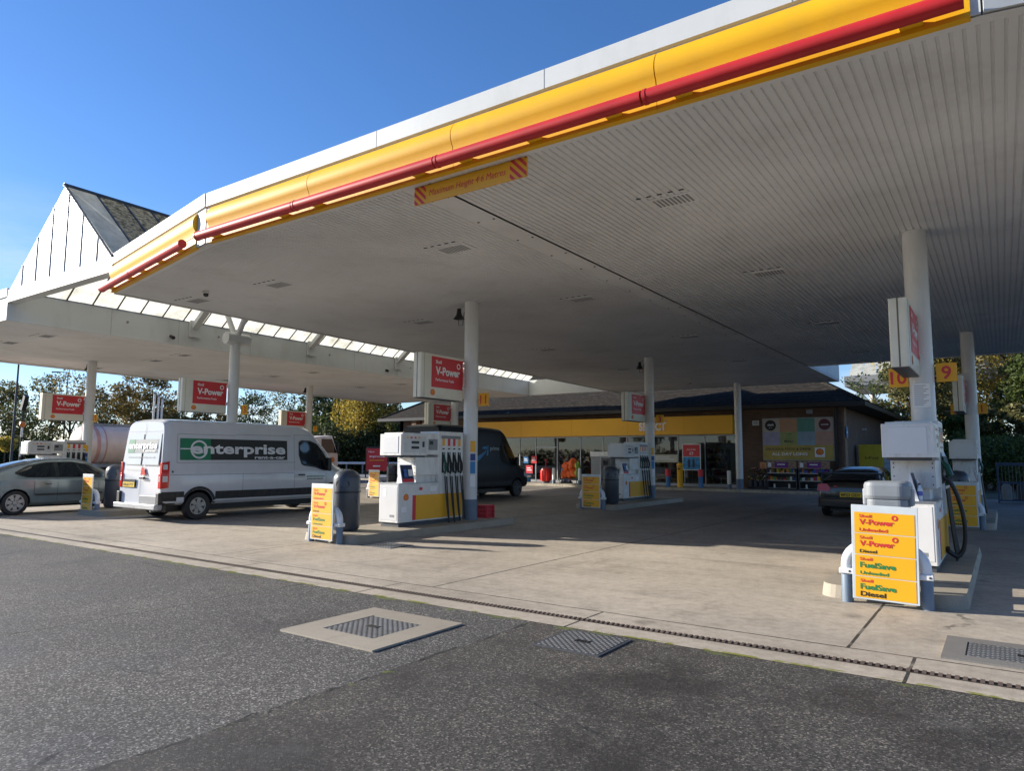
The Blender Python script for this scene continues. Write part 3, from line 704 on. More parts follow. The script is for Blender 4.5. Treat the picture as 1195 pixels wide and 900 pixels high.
# ================================================================ COLUMNS
def column(x, y, ztop, label, branch=False, r=.17, z0=.15, notice=None, skirt=.62):
    t = thing('canopy_column', label, 'column', (x, y, 0), group='round canopy columns')
    m = MB(); m.lathe([(r, skirt), (r, ztop)], (0, 0, 0), colwhite, 32)
    m.lathe([(r + .001, ztop - .004), (r + .05, ztop - .004), (r + .05, ztop)], (0, 0, 0), colwhite, 32); m.build('shaft', t)
    m = MB(); m.lathe([(r + .006, z0 - .05), (r + .006, skirt), (r, skirt + .003)], (0, 0, 0), blue_base, 32); m.build('painted_base', t)
    if branch:
        b = MB(); b.tube([(0, -.35, ztop + .12), (0, .45, ztop + .12)], .19, colwhite, 24); b.build('cross_tube', t)
        for s in (-1, 1):
            b = MB(); b.tube([(s * .05, .02, ztop + .2), (s * 1.25, .02, 7.25)], .085, colwhite, 14); b.build('strut', t)
    if notice:
        n = MB()
        if 'p' in notice:
            n.box(-.12, .12, -r - .012, -r + .03, 2.42, 2.80, textwhite)
            for i in range(11): n.rect((-.10, -r - .012, 2.46 + i * .03), (1, 0, 0), (0, 0, 1), .13 + .07 * ((i * 7) % 3) / 2, .009, grey_md, .002)
        n.build('notice', t) if n.v else None
        if 's' in notice:
            n = MB()
            for z0_, z1_, mm in ((1.72, 1.98, yellow_s), (1.52, 1.68, mat('sticker_blue', (.02, .06, .25), .5)), (1.22, 1.5, mat('sticker_cyan', (.02, .22, .5), .5)), (.92, 1.18, textwhite)):
                V = [];
                for k in range(6):
                    a = R_(-52 + 44 * k / 5); V += [((r + .003) * math.cos(a), (r + .003) * math.sin(a), z0_), ((r + .003) * math.cos(a), (r + .003) * math.sin(a), z1_)]
                n.add(V, [(2 * k, 2 * k + 2, 2 * k + 3, 2 * k + 1) for k in range(5)], mm)
            n.build('sticker', t)
    return t
C = [(-1.0, 12.9, H, 'thick white column nearest the camera rising beside signs 9 and 10', False, .175, .15, 'p'),
     (-10.3, 13.05, H, 'white column beside the pump under sign 11', False, .17, .15, 's'),
     (-.68, 24.1, H, 'white column at back right between signs 2 and 1', False, .17, .15, None),
     (-10.58, 24.0, H, 'white column beside sign 3 in front of the shop', False, .17, .15, 's'),
     (-10.55, 34.5, H, 'white column standing on the shop pavement next to the shop corner', False, .17, .12, None),
     (-19.8, 13.0, 5.17, 'white column with tubular cross head and forked struts behind the white van', True, .16, .15, None),
     (-19.85, 24.0, 5.17, 'forked column mostly hidden behind the dark van', True, .16, .15, None),
     (-29.3, 13.0, H, 'white column at far left between the grey car and white van', False, .17, .15, 's'),
     (-29.75, 24.0, H, 'slim white column beyond the white van bonnet', False, .17, .15, None)]
for c in C: column(c[0], c[1], c[2], c[3], c[4], c[5], c[6], c[7])

# small horn loudspeakers and cameras near the soffit
def horn(x, y, z, label):
    t = thing('horn_speaker', label, 'loudspeaker', (x, y, z), group='horn loudspeakers on the columns')
    m = MB(); m.lathe([(0, 0), (.05, 0), (.055, -.08), (.07, -.15), (.13, -.24), (.14, -.25), (.12, -.245), (.05, -.12)], (0, 0, 0), blackp, 20); m.build('horn', t)
    m = MB(); m.tube([(.03, 0, .0), (.1, 0, .04), (.22, 0, .04)], .014, steel, 8); m.tube([(-.02, 0, -.25), (0, 0, -.4), (.12, 0, -.42), (.16, 0, -.1)], .008, blackp, 6); m.build('bracket', t)
for x, y, z, l in ((-10.62, 12.95, 5.18, 'black horn loudspeaker at the top of the sign 11 column'), (-10.9, 23.9, 5.16, 'black horn loudspeaker at the top of the sign 3 column'),
                   (-29.65, 13, 5.2, 'black horn loudspeaker on the far left column'), (-30.1, 24, 5.2, 'black horn loudspeaker on the slim column beyond the van')): horn(x, y, z, l)
def dome(x, y, z, label, wallmount=False):
    t = thing('security_camera', label, 'camera', (x, y, z), group='security cameras')
    m = MB(); m.lathe([(.07, 0), (.075, -.05), (.06, -.055)], (0, 0, 0), colwhite, 20); m.build('housing', t)
    m = MB(); m.lathe([(.06, -.055), (.058, -.09), (.04, -.12), (0, -.135)], (0, 0, 0), glass_car, 20); m.build('dome', t)
dome(-14.55, 8.75, H - .005, 'small dome camera under the left corner of the main canopy')
dome(-12.2, 32.5, H - .005, 'small dome camera under the rear of the main canopy')
def bullet(x, y, z, label, d=(0, -1)):
    t = thing('security_camera', label, 'camera', (x, y, z), group='security cameras')
    m = MB(); m.tube([(0, 0, 0), (d[0] * .12, d[1] * .12, -.06)], .015, steel, 8); m.build('bracket', t)
    m = MB(); m.tube([(d[0] * .05, d[1] * .05, -.08), (d[0] * .32, d[1] * .32, -.16)], [.055, .06], blackp, 14); m.build('body', t)
bullet(-22.5, 12.35, 5.62, 'black lamp-like camera on the left white beam near the column', (1, -.2)); bullet(-22.9, 22.6, 5.62, 'black camera on the left white beam near the rear', (1, -.2))
bullet(-24.6, 34.9, 4.35, 'small camera on the shop fascia above the dark van')

# ================================================================ SHOP
sh = thing('shop_building', 'single storey brick shop with yellow fascia, glazed front and hipped tile roof coloured dark for canopy shade', 'building', (0, 0, 0))
X0, X1, YF, YB = -35.2, -6.2, 36.5, 53.2
m = MB(); paves = mat('paving_blocks', (.26, .23, .19), .85, var=.25, scale=6)
m.box(-37, -3.4, 34.0, YF + .3, .0, .12, paves)
x = -37
km = mat('kerb_pale', (.42, .38, .30), .8, var=.2, scale=4)
while x < -3.5: m.box(x, x + .19, 33.9, 34.06, .0, .125, km); x += .205
struct(m.build('shop_pavement'))
m = MB()
m.box(-11.2, X1, YF, YF + .3, 0, 4.2, brick); m.box(X1 - .3, X1, YF + .3, YB, 0, 4.2, brick); m.box(X0, X1, YB - .3, YB, 0, 4.2, brick)
m.box(X0, X0 + .3, YF, YB, 0, 4.2, brick); m.box(X0, -27.9, YF, YF + .3, 0, 4.2, brick); m.box(-27.9, -11.2, YF, YF + .3, 3.84, 4.2, brick)
m.build('wall', sh)
for x in (-33.4, -32.4): 
    m = MB(); m.box(x - .2, x + .2, 35.95, 36.4, .12, 4.1, brick_or); m.build('brick_pier', sh)
m = MB(); m.box(X1 + .002, X1 + .06, 36.6, 37.2, 0, 4.2, brick_or); m.build('brick_pier', sh)
m = MB(); m.box(-28.0, -11.3, YF - .55, YF + .05, 2.87, 3.84, mat('shop_fascia_yellow', (.85, .44, .02), .45, var=.06, scale=.5))
for x in (-24.4, -20.8, -17.2, -13.9): m.box(x, x + .012, YF - .553, YF - .55, 2.87, 3.84, mat('yellow_seam', (.5, .28, .01), .5))
m.build('yellow_fascia', sh)
m = MB(); m.text('SELECT', (-15.68, YF - .55, 3.12), (1, 0, 0), (0, 0, 1), .42, textwhite, 1.6, 'C', .04, off=.03)
m.build('shop_lettering', sh)
# eaves, roof
m = MB(); E0, E1, EF, EB = -36.7, -5.2, 35.85, 54.
m.box(E0, E1, EF, EB, 4.12, 4.16, mat('eaves_board', (.02, .02, .022), .6)); 
m.build('eaves_soffit', sh)
m = MB(); m.box(E0 - .05, E1 + .05, EF - .1, EF, 4.1, 4.3, blackp); m.box(E1, E1 + .1, EF, EB, 4.1, 4.3, blackp); m.box(E0 - .1, E0, EF, EB, 4.1, 4.3, blackp); m.build('gutter', sh)
m = MB(); ym = (EF + EB) / 2; ins = (EB - EF) / 2; zr = 4.26 + ins * .577; A_, B_ = (E0 + ins, ym, zr), (E1 - ins, ym, zr)
c0, c1, c2, c3 = (E0, EF, 4.26), (E1, EF, 4.26), (E1, EB, 4.26), (E0, EB, 4.26)
m.poly([c0, c1, B_, A_], tiles); m.poly([c1, c2, B_], tiles); m.poly([c2, c3, A_, B_], tiles); m.poly([c3, c0, A_], tiles); m.build('roof', sh)
m = MB()
for a, b in ((c0, A_), (c1, B_), (c2, B_), (A_, B_)): m.tube([a, b], .09, tiles, 8)
m.build('ridge_tile', sh)
# glazing
alu = mat('aluminium_frame', (.38, .39, .40), .4, .6, var=.06)
mull = [-27.9, -26.4, -24.85, -23.65, -22.1, -20.5, -19.0, -17.5, -16.0, -14.45, -12.95, -11.25]
for i, (a, b) in enumerate(zip(mull, mull[1:])):
    f = MB(); f.box(a - .03, a + .03, YF - .03, YF + .05, .12, 2.87, alu); f.box(a, b, YF - .02, YF + .04, .12, .26, alu); f.box(a, b, YF - .02, YF + .04, 2.78, 2.87, alu)
    if i == 3: f.box(a, b, YF - .02, YF + .04, 2.2, 2.26, alu)
    if i == len(mull) - 2: f.box(b - .06, b, YF - .03, YF + .05, .12, 2.87, alu)
    fo = f.build('window_frame', sh)
    p = MB(); p.box(a + .03, b - .03, YF + .0, YF + .012, .26, 2.78, shop_glass); p.build('pane', fo)
# interior
inn = mat('shop_interior_wall', (.22, .22, .23), .8); fl = mat('shop_floor', (.3, .29, .28), .5)
m = MB(); m.poly([(-27.9, YF + .3, .125), (-11.2, YF + .3, .125), (-11.2, 44, .125), (-27.9, 44, .125)], fl); m.poly([(-27.9, 43.9, .1), (-11.2, 43.9, .1), (-11.2, 43.9, 3.1), (-27.9, 43.9, 3.1)], inn)
m.poly([(-27.9, YF + .3, 3.05), (-11.2, YF + .3, 3.05), (-11.2, 44, 3.05), (-27.9, 44, 3.05)][::-1], inn); m.build('interior_shell', sh)
lampm = mat('interior_lamp', (.8, .8, .75), .5, emit=(1, .93, .8, 5))
for x in (-26, -23, -20.3, -17.5, -14.8, -12.6):
    for y in (38.2, 41): 
        m = MB(); m.box(x - .3, x + .3, y - .07, y + .07, 3.0, 3.04, lampm); m.build('ceiling_lamp', sh)
pal = [mat('goods_' + n, c, .5, var=.3, scale=9) for n, c in (('red', (.45, .03, .03)), ('blue', (.03, .1, .4)), ('green', (.05, .25, .06)), ('yellow', (.6, .4, .03)), ('white', (.6, .6, .6)), ('brown', (.2, .1, .05)), ('purple', (.2, .04, .28)), ('orange', (.6, .2, .03)))]
rnd = random.Random(3)
for k, (x, y) in enumerate(((-26.3, 38.6), (-23., 39.4), (-20.6, 38.6), (-18.4, 39.6), (-15.4, 38.2), (-13, 38.4))):
    t = thing('shop_shelf', 'tall stocked shelf seen through the shop window, number %s from the left' % ('one', 'two', 'three', 'four', 'five', 'six')[k], 'shelf', (x, y, .13), group='shelves of goods inside the shop')
    m = MB()
    for z in (.1, .5, .9, 1.3, 1.7): m.box(-.7, .7, -.2, .2, z, z + .03, steel)
    for a in (-.72, .7): m.box(a, a + .02, -.2, .2, 0, 2., grey_md)
    m.build('rack', t)
    gm = MB()
    for z in (.13, .53, .93, 1.33, 1.73):
        a = -.68
        while a < .6:
            w = rnd.uniform(.07, .16); gm.box(a, a + w - .01, -.19, .0, z, z + rnd.uniform(.18, .33), rnd.choice(pal)); a += w
    gm.build('goods', t); t.children[1]['kind'] = 'stuff'

# ================================================================ SIGNS ON COLUMNS
def price_sign(x, y, label, side=.23, y0=-1.62, y1=-.14):
    """double sided box: local y runs from the free end (-) to the column"""
    t = thing('fuel_brand_sign', label, 'lightbox sign', (x - side, y, 2.92), group='double sided red and cream signs on the columns')
    m = MB(); m.rbox(-.12, .12, y0, y1, 0, 1.0, .03, cream); m.box(-.123, .123, y0 + .1, y0 + .112, .0, 1.0, grey_md); m.box(-.012, .012, y0 - .004, y0 + .01, .0, 1.0, mat('groove_brown', (.16, .14, .10), .7)); m.build('casing', t, .008)
    m = MB(); m.box(-.11, .11, y0 + .02, y1 - .02, -.015, 0, grey_dk); m.build('underside', t)
    m = MB(); m.tube([(.1, -.16, .3), (.23, 0, .3)], .05, colwhite, 10); m.tube([(.1, -.16, .85), (.23, 0, .85)], .05, colwhite, 10); m.build('bracket', t)
    for s in (1, -1):
        f = MB(); r = (0, s, 0); X = s * .12
        a = y0 + .34 if s > 0 else y1 - .02; w = (y1 - .02) - (y0 + .34)
        o = (X, a, .25)
        f.rect(o, r, (0, 0, 1), w, .70, red_s, .004); f.build('red_panel', t)
        L = MB()
        L.text('Shell', (X, a + s * .14, .80), r, (0, 0, 1), .075, textwhite, .2, bold=.02, off=.008)
        L.text('V-Power', (X, a + s * .14, .55), r, (0, 0, 1), .175, textwhite, .86, bold=.035, off=.008)
        L.text('Performance Fuels', (X, a + s * .14, .40), r, (0, 0, 1), .062, textwhite, .64, bold=.015, off=.008)
        L.ringmark((X, a + s * (w - .17), .80), r, (0, 0, 1), .07, textwhite, .008); L.build('lettering', t)
        e = MB(); e.shell((X, (a + s * .05) if s > 0 else (y1 - .02 - w + 0) + 0, .125), r, (0, 0, 1), .075, red_s, orange_s, .006); e.build('emblem', t)
    return t
price_sign(-1.0, 12.9, 'red and cream sign on the nearest right column, seen nearly edge on above the pump', .13)
price_sign(-10.28, 13.05, 'red and cream sign on the column beside sign 11, largest of its kind', .27)
price_sign(-.68, 24.1, 'red and cream sign edge on upon the back right column between 2 and 1')
price_sign(-10.58, 24.0, 'red and cream sign on the column in front of the shop fascia')
price_sign(-19.8, 13.0, 'red and cream sign directly above the white van roof beside sign 13')
price_sign(-19.85, 24.0, 'smaller red sign showing just below the large sign beside sign 11')
price_sign(-29.3, 13.0, 'red and cream sign at far left above the grey car')
price_sign(-29.75, 24.0, 'small red and cream sign at the slim column over the van bonnet')

def bay(x, y, z, txt, label, w=.28):
    t = thing('bay_number_sign', label, 'number sign', (x, y, z), group='yellow bay number plates on the columns')
    m = MB(); m.box(-w / 2, w / 2, -.02, .02, -.15, .15, yellow_s); m.build('plate', t, .004)
    m = MB(); m.text(txt, (0, -.02, -.10), (1, 0, 0), (0, 0, 1), .2, red_s, None, 'C', .018, .003); m.build('numeral', t)
    b = MB(); s = -1 if w < 0 else 1; b.tube([(-.3, 0, -.05), (.3, 0, -.05)], .012, steel, 6); b.build('bracket', t)
bay(-.66, 12.95, 2.98, '9', 'yellow plate with red numeral 9 right of the nearest column'); bay(-1.33, 12.95, 2.93, '10', 'yellow plate with red numeral 10 left of the nearest column')
bay(-9.92, 13.05, 2.95, '11', 'yellow plate with red numeral 11')
bay(-.42, 24.1, 3.07, '1', 'yellow plate with red numeral 1 on the back right column'); bay(-1.04, 24.1, 3.07, '2', 'yellow plate with red numeral 2 on the back right column')
bay(-10.18, 24.0, 3.02, '3', 'dull yellow plate with numeral 3 before the shop fascia')
bay(-19.18, 13.0, 3.02, '13', 'yellow plate with red numeral 13 above the white van')
bay(-28.75, 13.0, 3.02, '15', 'small yellow plate beside the far left column near the tanker'); bay(-29.2, 24.0, 3.02, '7', 'tiny yellow plate by the slim column over the van bonnet')

# ================================================================ FUEL PUMPS
def make_pump(label):
    t = thing('fuel_pump', label, 'fuel pump', (0, 0, 0), group='white and yellow fuel pumps')
    B = .15
    m = MB(); m.box(-.31, .31, .04, 2.1, 0, .09, grey_dk); m.build('plinth', t)
    m = MB(); m.rbox(-.35, .35, 0, 1.24, .09, .88, .025, white); 
    m.box(-.30, .30, -.004, 0, .14, .84, white_clean); m.build('lower_cabinet', t, .006)
    m = MB(); m.box(-.36, .36, -.008, 1.24, .88, .905, steel); m.build('counter', t)
    m = MB(); m.rbox(-.35, .35, 1.24, 2.1, .09, 2.02, .02, white); m.box(-.351, .351, 1.27, 1.275, .1, 2.0, grey_md); m.build('hose_cabinet', t, .006)
    for s in (1, -1):
        X = s * .35
        q = MB(); q.box(min(X, X + s * .004), max(X, X + s * .004), .52, 2.08, .12, .64, yellow_s); q.build('yellow_panel', t)
        q = MB(); q.box(min(X, X + s * .004), max(X, X + s * .004), .42, .52, .12, .64, red_s); q.build('red_stripe', t)
        e = MB(); e.shell((X, .22, .60), (0, s, 0), (0, 0, 1), .075, red_s, orange_s, .004); e.build('emblem', t)
    # head
    m = MB(); m.rbox(-.385, .385, .02, .84, 1.48, 1.93, .02, white); m.box(-.28, .28, .013, .02, 1.53, 1.88, white_clean)
    m.box(-.33, .33, .1, 1.26, 1.90, 1.96, white); m.box(-.34, .34, .84, 1.26, 1.50, 1.92, white); m.build('display_head', t, .008)
    m = MB(); m.box(-.33, .33, .08, .80, 1.44, 1.48, grey_dk); m.build('head_underside', t)
    for s in (1, -1):
        X = s * .385; q = MB()
        q.rect((X, .1 if s > 0 else .78, 1.54), (0, s, 0), (0, 0, 1), .68, .36, mat('display_face', (.55, .56, .56), .4), .003)
        for k in range(4): q.rect((X, s * (.17 + k * .12) + (0 if s > 0 else .9), 1.84), (0, s, 0), (0, 0, 1), .06, .035, red_s if k % 3 else yellow_s, .006)
        for z in (1.73, 1.62): q.rect((X, .32 if s > 0 else .56, z), (0, s, 0), (0, 0, 1), .24, .055, blackp, .006)
        q.rect((X, .66 if s > 0 else .22, 1.66), (0, s, 0), (0, 0, 1), .07, .12, blackp, .006); q.build('display', t)
        q = MB(); q.rect((s * .34, .9 if s > 0 else 1.2, 1.60), (0, s, 0), (0, 0, 1), .3, .24, grey_md, .003); q.rect((s * .34, .93 if s > 0 else 1.17, 1.72), (0, s, 0), (0, 0, 1), .12, .08, blackp, .006); q.build('keypad', t)
    for s in (1, -1):
        X = s * .35; q = MB()
        for yy, zz, w_, h_, mm in ((.08, .30, .16, .11, textwhite), (.98, .70, .2, .12, textwhite), (1.32, 1.86, .68, .07, grey_md), (.62, .74, .1, .06, red_s)):
            q.rect((X, yy if s > 0 else yy + w_, zz), (0, s, 0), (0, 0, 1), w_, h_, mm, .0065)
        q.build('notice', t)
    q = MB(); q.rect((-.2, 0, .62), (1, 0, 0), (0, 0, 1), .12, .16, textwhite, .006); q.rect((.05, 0, .2), (1, 0, 0), (0, 0, 1), .16, .05, grey_md, .006); q.build('notice', t)
    # mid panel with screws and neck
    m = MB(); m.box(-.335, .335, .52, 1.26, 1.06, 1.44, white)
    for x in (-.29, .29):
        for z in (1.11, 1.22, 1.34, 1.40): m.lathe([(0, -.006 + .52), (.011, -.006 + .52), (.011, .52)], (x, 0, z), grey_dk, 8, 'Y')
    m.build('middle_panel', t, .006)
    m = MB(); m.box(-.22, .22, .62, 1.24, .905, 1.06, white); m.build('neck', t)
    cols = [green_s, green_s, blackp, blackp]
    for s in (1, -1):
        for k in range(4):
            y = 1.40 + k * .185; X = s * .35
            q = MB(); q.box(min(X, X + s * .006), max(X, X + s * .006), y - .055, y + .055, 1.1, 1.56, blackp); q.rect((X, y - s * .045, 1.70), (0, s, 0), (0, 0, 1), .09, .17, (yellow_s, red_s, red_s, yellow_s)[k], .004)
            q.rect((X, y - s * .04, 1.62), (0, s, 0), (0, 0, 1), .08, .03, blackp, .004); q.build('nozzle_holster', t)
            n = MB(); gc = mat('nozzle_green', (.006, .075, .045), .4) if k == 0 else blackp
            n.tube([(X + s * .03, y, 1.50), (X + s * .05, y, 1.40), (X + s * .10, y, 1.27)], [.018, .024, .034], gc, 10)
            n.tube([(X + s * .10, y, 1.27), (X + s * .09, y, 1.16), (X + s * .055, y, 1.08)], [.034, .03, .022], gc, 10)
            n.tube([(X + s * .03, y, 1.48), (X + s * .01, y, 1.56)], .01, steel, 8)
            n.tube([(X + s * .04, y, 1.36), (X + s * .015, y, 1.24), (X + s * .04, y, 1.13)], .008, steel, 6); n.build('nozzle', t)
            h = MB(); lo = -.04 + .035 * k; pts = []
            a = Vector((X + s * .055, y, 1.08)); b = Vector((X + s * .02, y + .07, 1.02)); ww = .07 + .04 * ((k * 3 + (s > 0)) % 3)
            for i in range(17):
                u = i / 16; z = lo + (1.08 - lo) * (abs(2 * u - 1) ** 2.2)
                pts.append((a.x + s * ww * math.sin(math.pi * u), lin(a.y, b.y, u) + .05 * math.sin(math.pi * u), z if u < .5 else z - .06 * (2 * u - 1)))
            h.tube(pts, .0165, rubber, 8); h.lathe([(.018, 0), (.02, .07)], (X + s * .055, y, 1.03), steel, 8); h.build('hose', t)
    return t
PX = [(-1.03, 10.65, 'white fuel pump nearest the camera, behind the big yellow price board at right'),
      (-10.56, 10.65, 'white and yellow fuel pump under sign 11 with four black hoses on show'),
      (-.85, 21.8, 'fuel pump in shade at back right under signs 2 and 1'),
      (-10.85, 21.75, 'shaded fuel pump in front of the shop windows'),
      (-19.95, 10.65, 'fuel pump standing behind the white van'),
      (-29.45, 10.9, 'fuel pump showing above the roof of the grey car'),
      (-20.05, 21.75, 'fuel pump behind the dark van')]
p0 = make_pump(PX[0][2]); p0.location = (PX[0][0], PX[0][1], .15); p0.scale = (.81, 1, 1)
for x, y, l in PX[1:]: copy_tree(p0, (x, y, .15), 0, l)
# closer loop hose on near pump right side
h = MB(); pts = []
for i in range(25):
    u = i / 24; pts.append((.39 + .30 * math.sin(math.pi * min(1, u * 1.1)) ** .8 * (1 - .25 * u), 1.36 - .1 * u + .1 * math.sin(math.pi * u), 1.2 - 1.12 * math.sin(math.pi * .5 * min(1, u * 1.25)) ** 1.3 + (.12 * (u - .8) / .2 if u > .8 else 0)))
h.tube(pts, .036, rubber, 12); h.build('hose', p0, label='thick black hose hanging in a wide loop')
h = MB(); h.tube([(.37, 1.36, 1.42), (.44, 1.34, 1.36), (.5, 1.33, 1.22)], [.03, .045, .04], mat('nozzle_green', (.01, .16, .09), .4), 10); h.build('nozzle', p0)

def leaflet(x, y, z, label, rz=0):
    t = thing('leaflet_holder', label, 'leaflet holder', (x, y, z), rz, group='small advert stands on the pumps')
    m = MB(); m.prism([(-.0, -.22), (.12, -.22), (.06, 0)], 0, .36, textwhite) if False else m.add([(0, -.11, 0), (0, .27, 0), (.16, .27, 0), (.16, -.11, 0), (.07, -.11, .38), (.07, .27, .38)], [(0, 3, 4), (1, 5, 2), (0, 4, 5, 1), (3, 2, 5, 4), (0, 1, 2, 3)], textwhite)
    m.build('stand', t)
    d = Vector((-.09, 0, .38)).normalized(); p = MB(); p.rect((.16, -.095, .015), (0, 1, 0), d, .35, .36, mat('poster_navy', (.02, .03, .09), .4, var=.4, scale=14), .003)
    p.rect((.16, -.095, .015), (0, 1, 0), d, .35, .07, red_s, .005); p.rect((.16, -.05, .12), (0, 1, 0), d, .1, .17, mat('poster_blue', (.05, .15, .4), .4, var=.4, scale=20), .005); p.rect((.16, .08, .14), (0, 1, 0), d, .13, .14, textwhite, .005)
    p.lathe([(0, .002), (.04, .002)], (0, 0, 0), red_s, 12, M=Matrix.Translation((.16 - .085, -.04, .33)) @ Matrix(((0, 0, 1, 0), (0, 1, 0, 0), (1, 0, 0, 0), (0, 0, 0, 1)))); p.build('poster', t)
leaflet(-10.44, 10.86, 1.055, 'small tent shaped advert on the counter of the pump under sign 11')
leaflet(-1.10, 10.86, 1.055, 'tent shaped advert on the counter of the nearest pump')
leaflet(-10.75, 21.95, 1.055, 'tent shaped advert on the shaded pump before the shop')
leaflet(-.75, 21.9, 1.055, 'tent shaped advert on the back right pump')
t = thing('water_bottle', 'clear plastic bottle left on the counter of the nearest pump', 'bottle', (-.93, 10.80, 1.055))
m = MB(); pl = mat('clear_plastic', (.55, .62, .68), .1, var=.1); m.lathe([(0, 0), (.033, .002), (.034, .15), (.014, .2), (.014, .22)], (0, 0, 0), pl, 14); m.build('bottle_body', t)
m = MB(); m.lathe([(.016, .21), (.016, .235), (0, .235)], (0, 0, 0), grey_dk, 12); m.build('cap', t)
m = MB(); m.lathe([(.0352, .07), (.0352, .13)], (0, 0, 0), mat('label_blue', (.1, .12, .4), .5), 14); m.build('bottle_label', t)
t = thing('bucket', 'small bucket with red rim on the shaded pump before the shop', 'bucket', (-11.05, 21.95, 1.055))
m = MB(); m.lathe([(0, 0), (.09, .002), (.11, .2)], (0, 0, 0), grey_md, 16); m.build('bucket_body', t); m = MB(); m.lathe([(.115, .18), (.12, .23), (.09, .23), (.09, .2)], (0, 0, 0), red_s, 16); m.build('rim', t)

# ================================================================ HOOP GUARDS WITH PRICE BOARDS
def make_guard(label):
    t = thing('hoop_guard', label, 'hoop barrier', (0, 0, 0), group='hoop guards at the island ends')
    w, h, r = .39, .64, .058; k = .22
    pts = [(-w, 0, .31), (-w, 0, h - k)] + [(-w + k - k * math.cos(a), 0, h - k + k * math.sin(a)) for a in np.linspace(.2, math.pi / 2, 7)] + \
          [(w - k + k * math.cos(a), 0, h - k + k * math.sin(a)) for a in np.linspace(math.pi / 2, .2, 7)] + [(w, 0, h - k), (w, 0, .31)]
    m = MB(); m.tube(pts, r, mat('hoop_white', (.72, .74, .76), .35, var=.08, dirt=.5, scale=3), 18); m.build('hoop', t)
    for s in (-1, 1):
        m = MB(); m.lathe([(r + .003, 0), (r + .003, .34), (r, .345)], (s * w, 0, 0), blue_base, 18); m.build('leg', t)
    m = MB(); m.box(-w - .07, w + .07, -.075, -.062, .325, .375, white_clean)
    for s in (-1, 1): m.box(s * w - .068, s * w + .068, -.061, .066, .318, .382, white_clean); m.lathe([(0, -.082), (.014, -.08), (.014, -.07)], (s * w + .04, 0, .35), grey_dk, 8, 'Y')
    m.build('strap', t, .003)
    return t
def make_board(label, flip=False):
    t = thing('fuel_price_board', label, 'fuel grade board', (0, 0, 0), group='yellow fuel grade boards on hoop guards')
    m = MB(); m.box(-.325, .325, -.098, -.078, .06, 1.09, mat('board_frame', (.55, .6, .62), .4)); m.build('frame', t, .003)
    rows = [('Shell', 'V-Power', 'Unleaded', red_s, red_s, 1), ('Shell', 'V-Power', 'Diesel', red_s, black_s, 1), ('Shell', 'FuelSave', 'Unleaded', green_s, green_s, 0), ('Shell', 'FuelSave', 'Diesel', green_s, black_s, 0)]
    for i, (a, b, c, cb, cc, ring) in enumerate(rows):
        z = .855 - i * .243 - .03 * 0; x = -.295
        p = MB(); z0 = 1.02 - .235 * (i + 1) ; p.rect((x, -.098, z0 - .0), (1, 0, 0), (0, 0, 1), .59, .226, yellow_s, .003); o = p.build('yellow_panel', t)
        q = MB(); q.text(a, (x + .05, -.098, z0 + .168), (1, 0, 0), (0, 0, 1), .033, red_s, .125, bold=.015, off=.006)
        q.text(b, (x + .05, -.098, z0 + .092), (1, 0, 0), (0, 0, 1), .058, cb, .345 if ring else .35, bold=.03, off=.006)
        big = i == 3
        q.text(c, (x + .05, -.098, z0 + .018), (1, 0, 0), (0, 0, 1), .05 if big else .035, cc, (.25 if big else .17) if c == 'Diesel' else .28, bold=.028 if big else .02, off=.006)
        if ring: q.ringmark((x + .40, -.098, z0 + .178), (1, 0, 0), (0, 0, 1), .030, red_s, .006, .55)
        q.build('lettering', o)
    return t
G = [(-1.13, 8.83, 0, 'white hoop guard nearest the camera at right, scuffed on its right leg', 'yellow fuel grade board nearest the camera, at right', .0),
     (-10.42, 8.88, 0, 'hoop guard before the pump under sign 11', 'yellow fuel grade board left of the pump under sign 11', -.05),
     (-20.1, 9.1, 0, 'hoop guard between the grey car and the white van', 'half shaded yellow fuel grade board between grey car and white van', -.05),
     (-.85, 19.6, 0, 'hoop guard in shade at back right', 'yellow fuel grade board in shade behind the nearest pump', 0),
     (-10.6, 19.6, 0, 'shaded hoop guard near the shop', 'yellow fuel grade board in shade near the shop', 0),
     (-20.05, 19.5, 0, 'hoop guard beyond the white van, near the red banner', 'upright yellow fuel grade board beyond the white van bonnet', -.1)]
g0 = make_guard(G[0][3]); g0.location = (G[0][0], G[0][1], 0); b0 = make_board(G[0][4]); b0.location = (G[0][0], G[0][1], 0)
for x, y, rz, l1, l2, br_ in G[1:]: copy_tree(g0, (x, y, 0), rz, l1); copy_tree(b0, (x, y, 0), rz + br_, l2)
b0.rotation_euler = (0, R_(1.2), 0)

# ================================================================ LITTER BINS
def make_bin(label):
    t = thing('litter_bin', label, 'litter bin', (0, 0, 0), group='tall litter bins on the islands')
    m = MB(); r = .265
    m.lathe([(0, .02), (r - .03, .02), (r, .06), (r, .74)], (0, 0, 0), bin_dk, 36); m.build('bin_body', t)
    m = MB(); m.lathe([(r + .015, .74), (r + .018, .755), (r + .015, .775)], (0, 0, 0), blackp, 36); m.build('rim', t)
    m = MB(); m.lathe([(r, .77), (r, 1.02), (r - .012, 1.06), (r - .05, 1.13), (r - .12, 1.175), (0, 1.20)], (0, 0, 0), bin_dk, 36); m.build('hood', t)
    for a in (-62, 118):
        m = MB(); c, s = math.cos(R_(a)), math.sin(R_(a)); V = []
        for i in range(20):
            th = 2 * math.pi * i / 20; u = .15 * math.copysign(abs(math.cos(th)) ** .7, math.cos(th)); v = .07 * math.copysign(abs(math.sin(th)) ** .7, math.sin(th)); aa = R_(a) + u / r
            V.append(((r + .004) * math.cos(aa), (r + .004) * math.sin(aa), .915 + v))
        m.poly(V, rubber); m.build('opening', t)
    return t
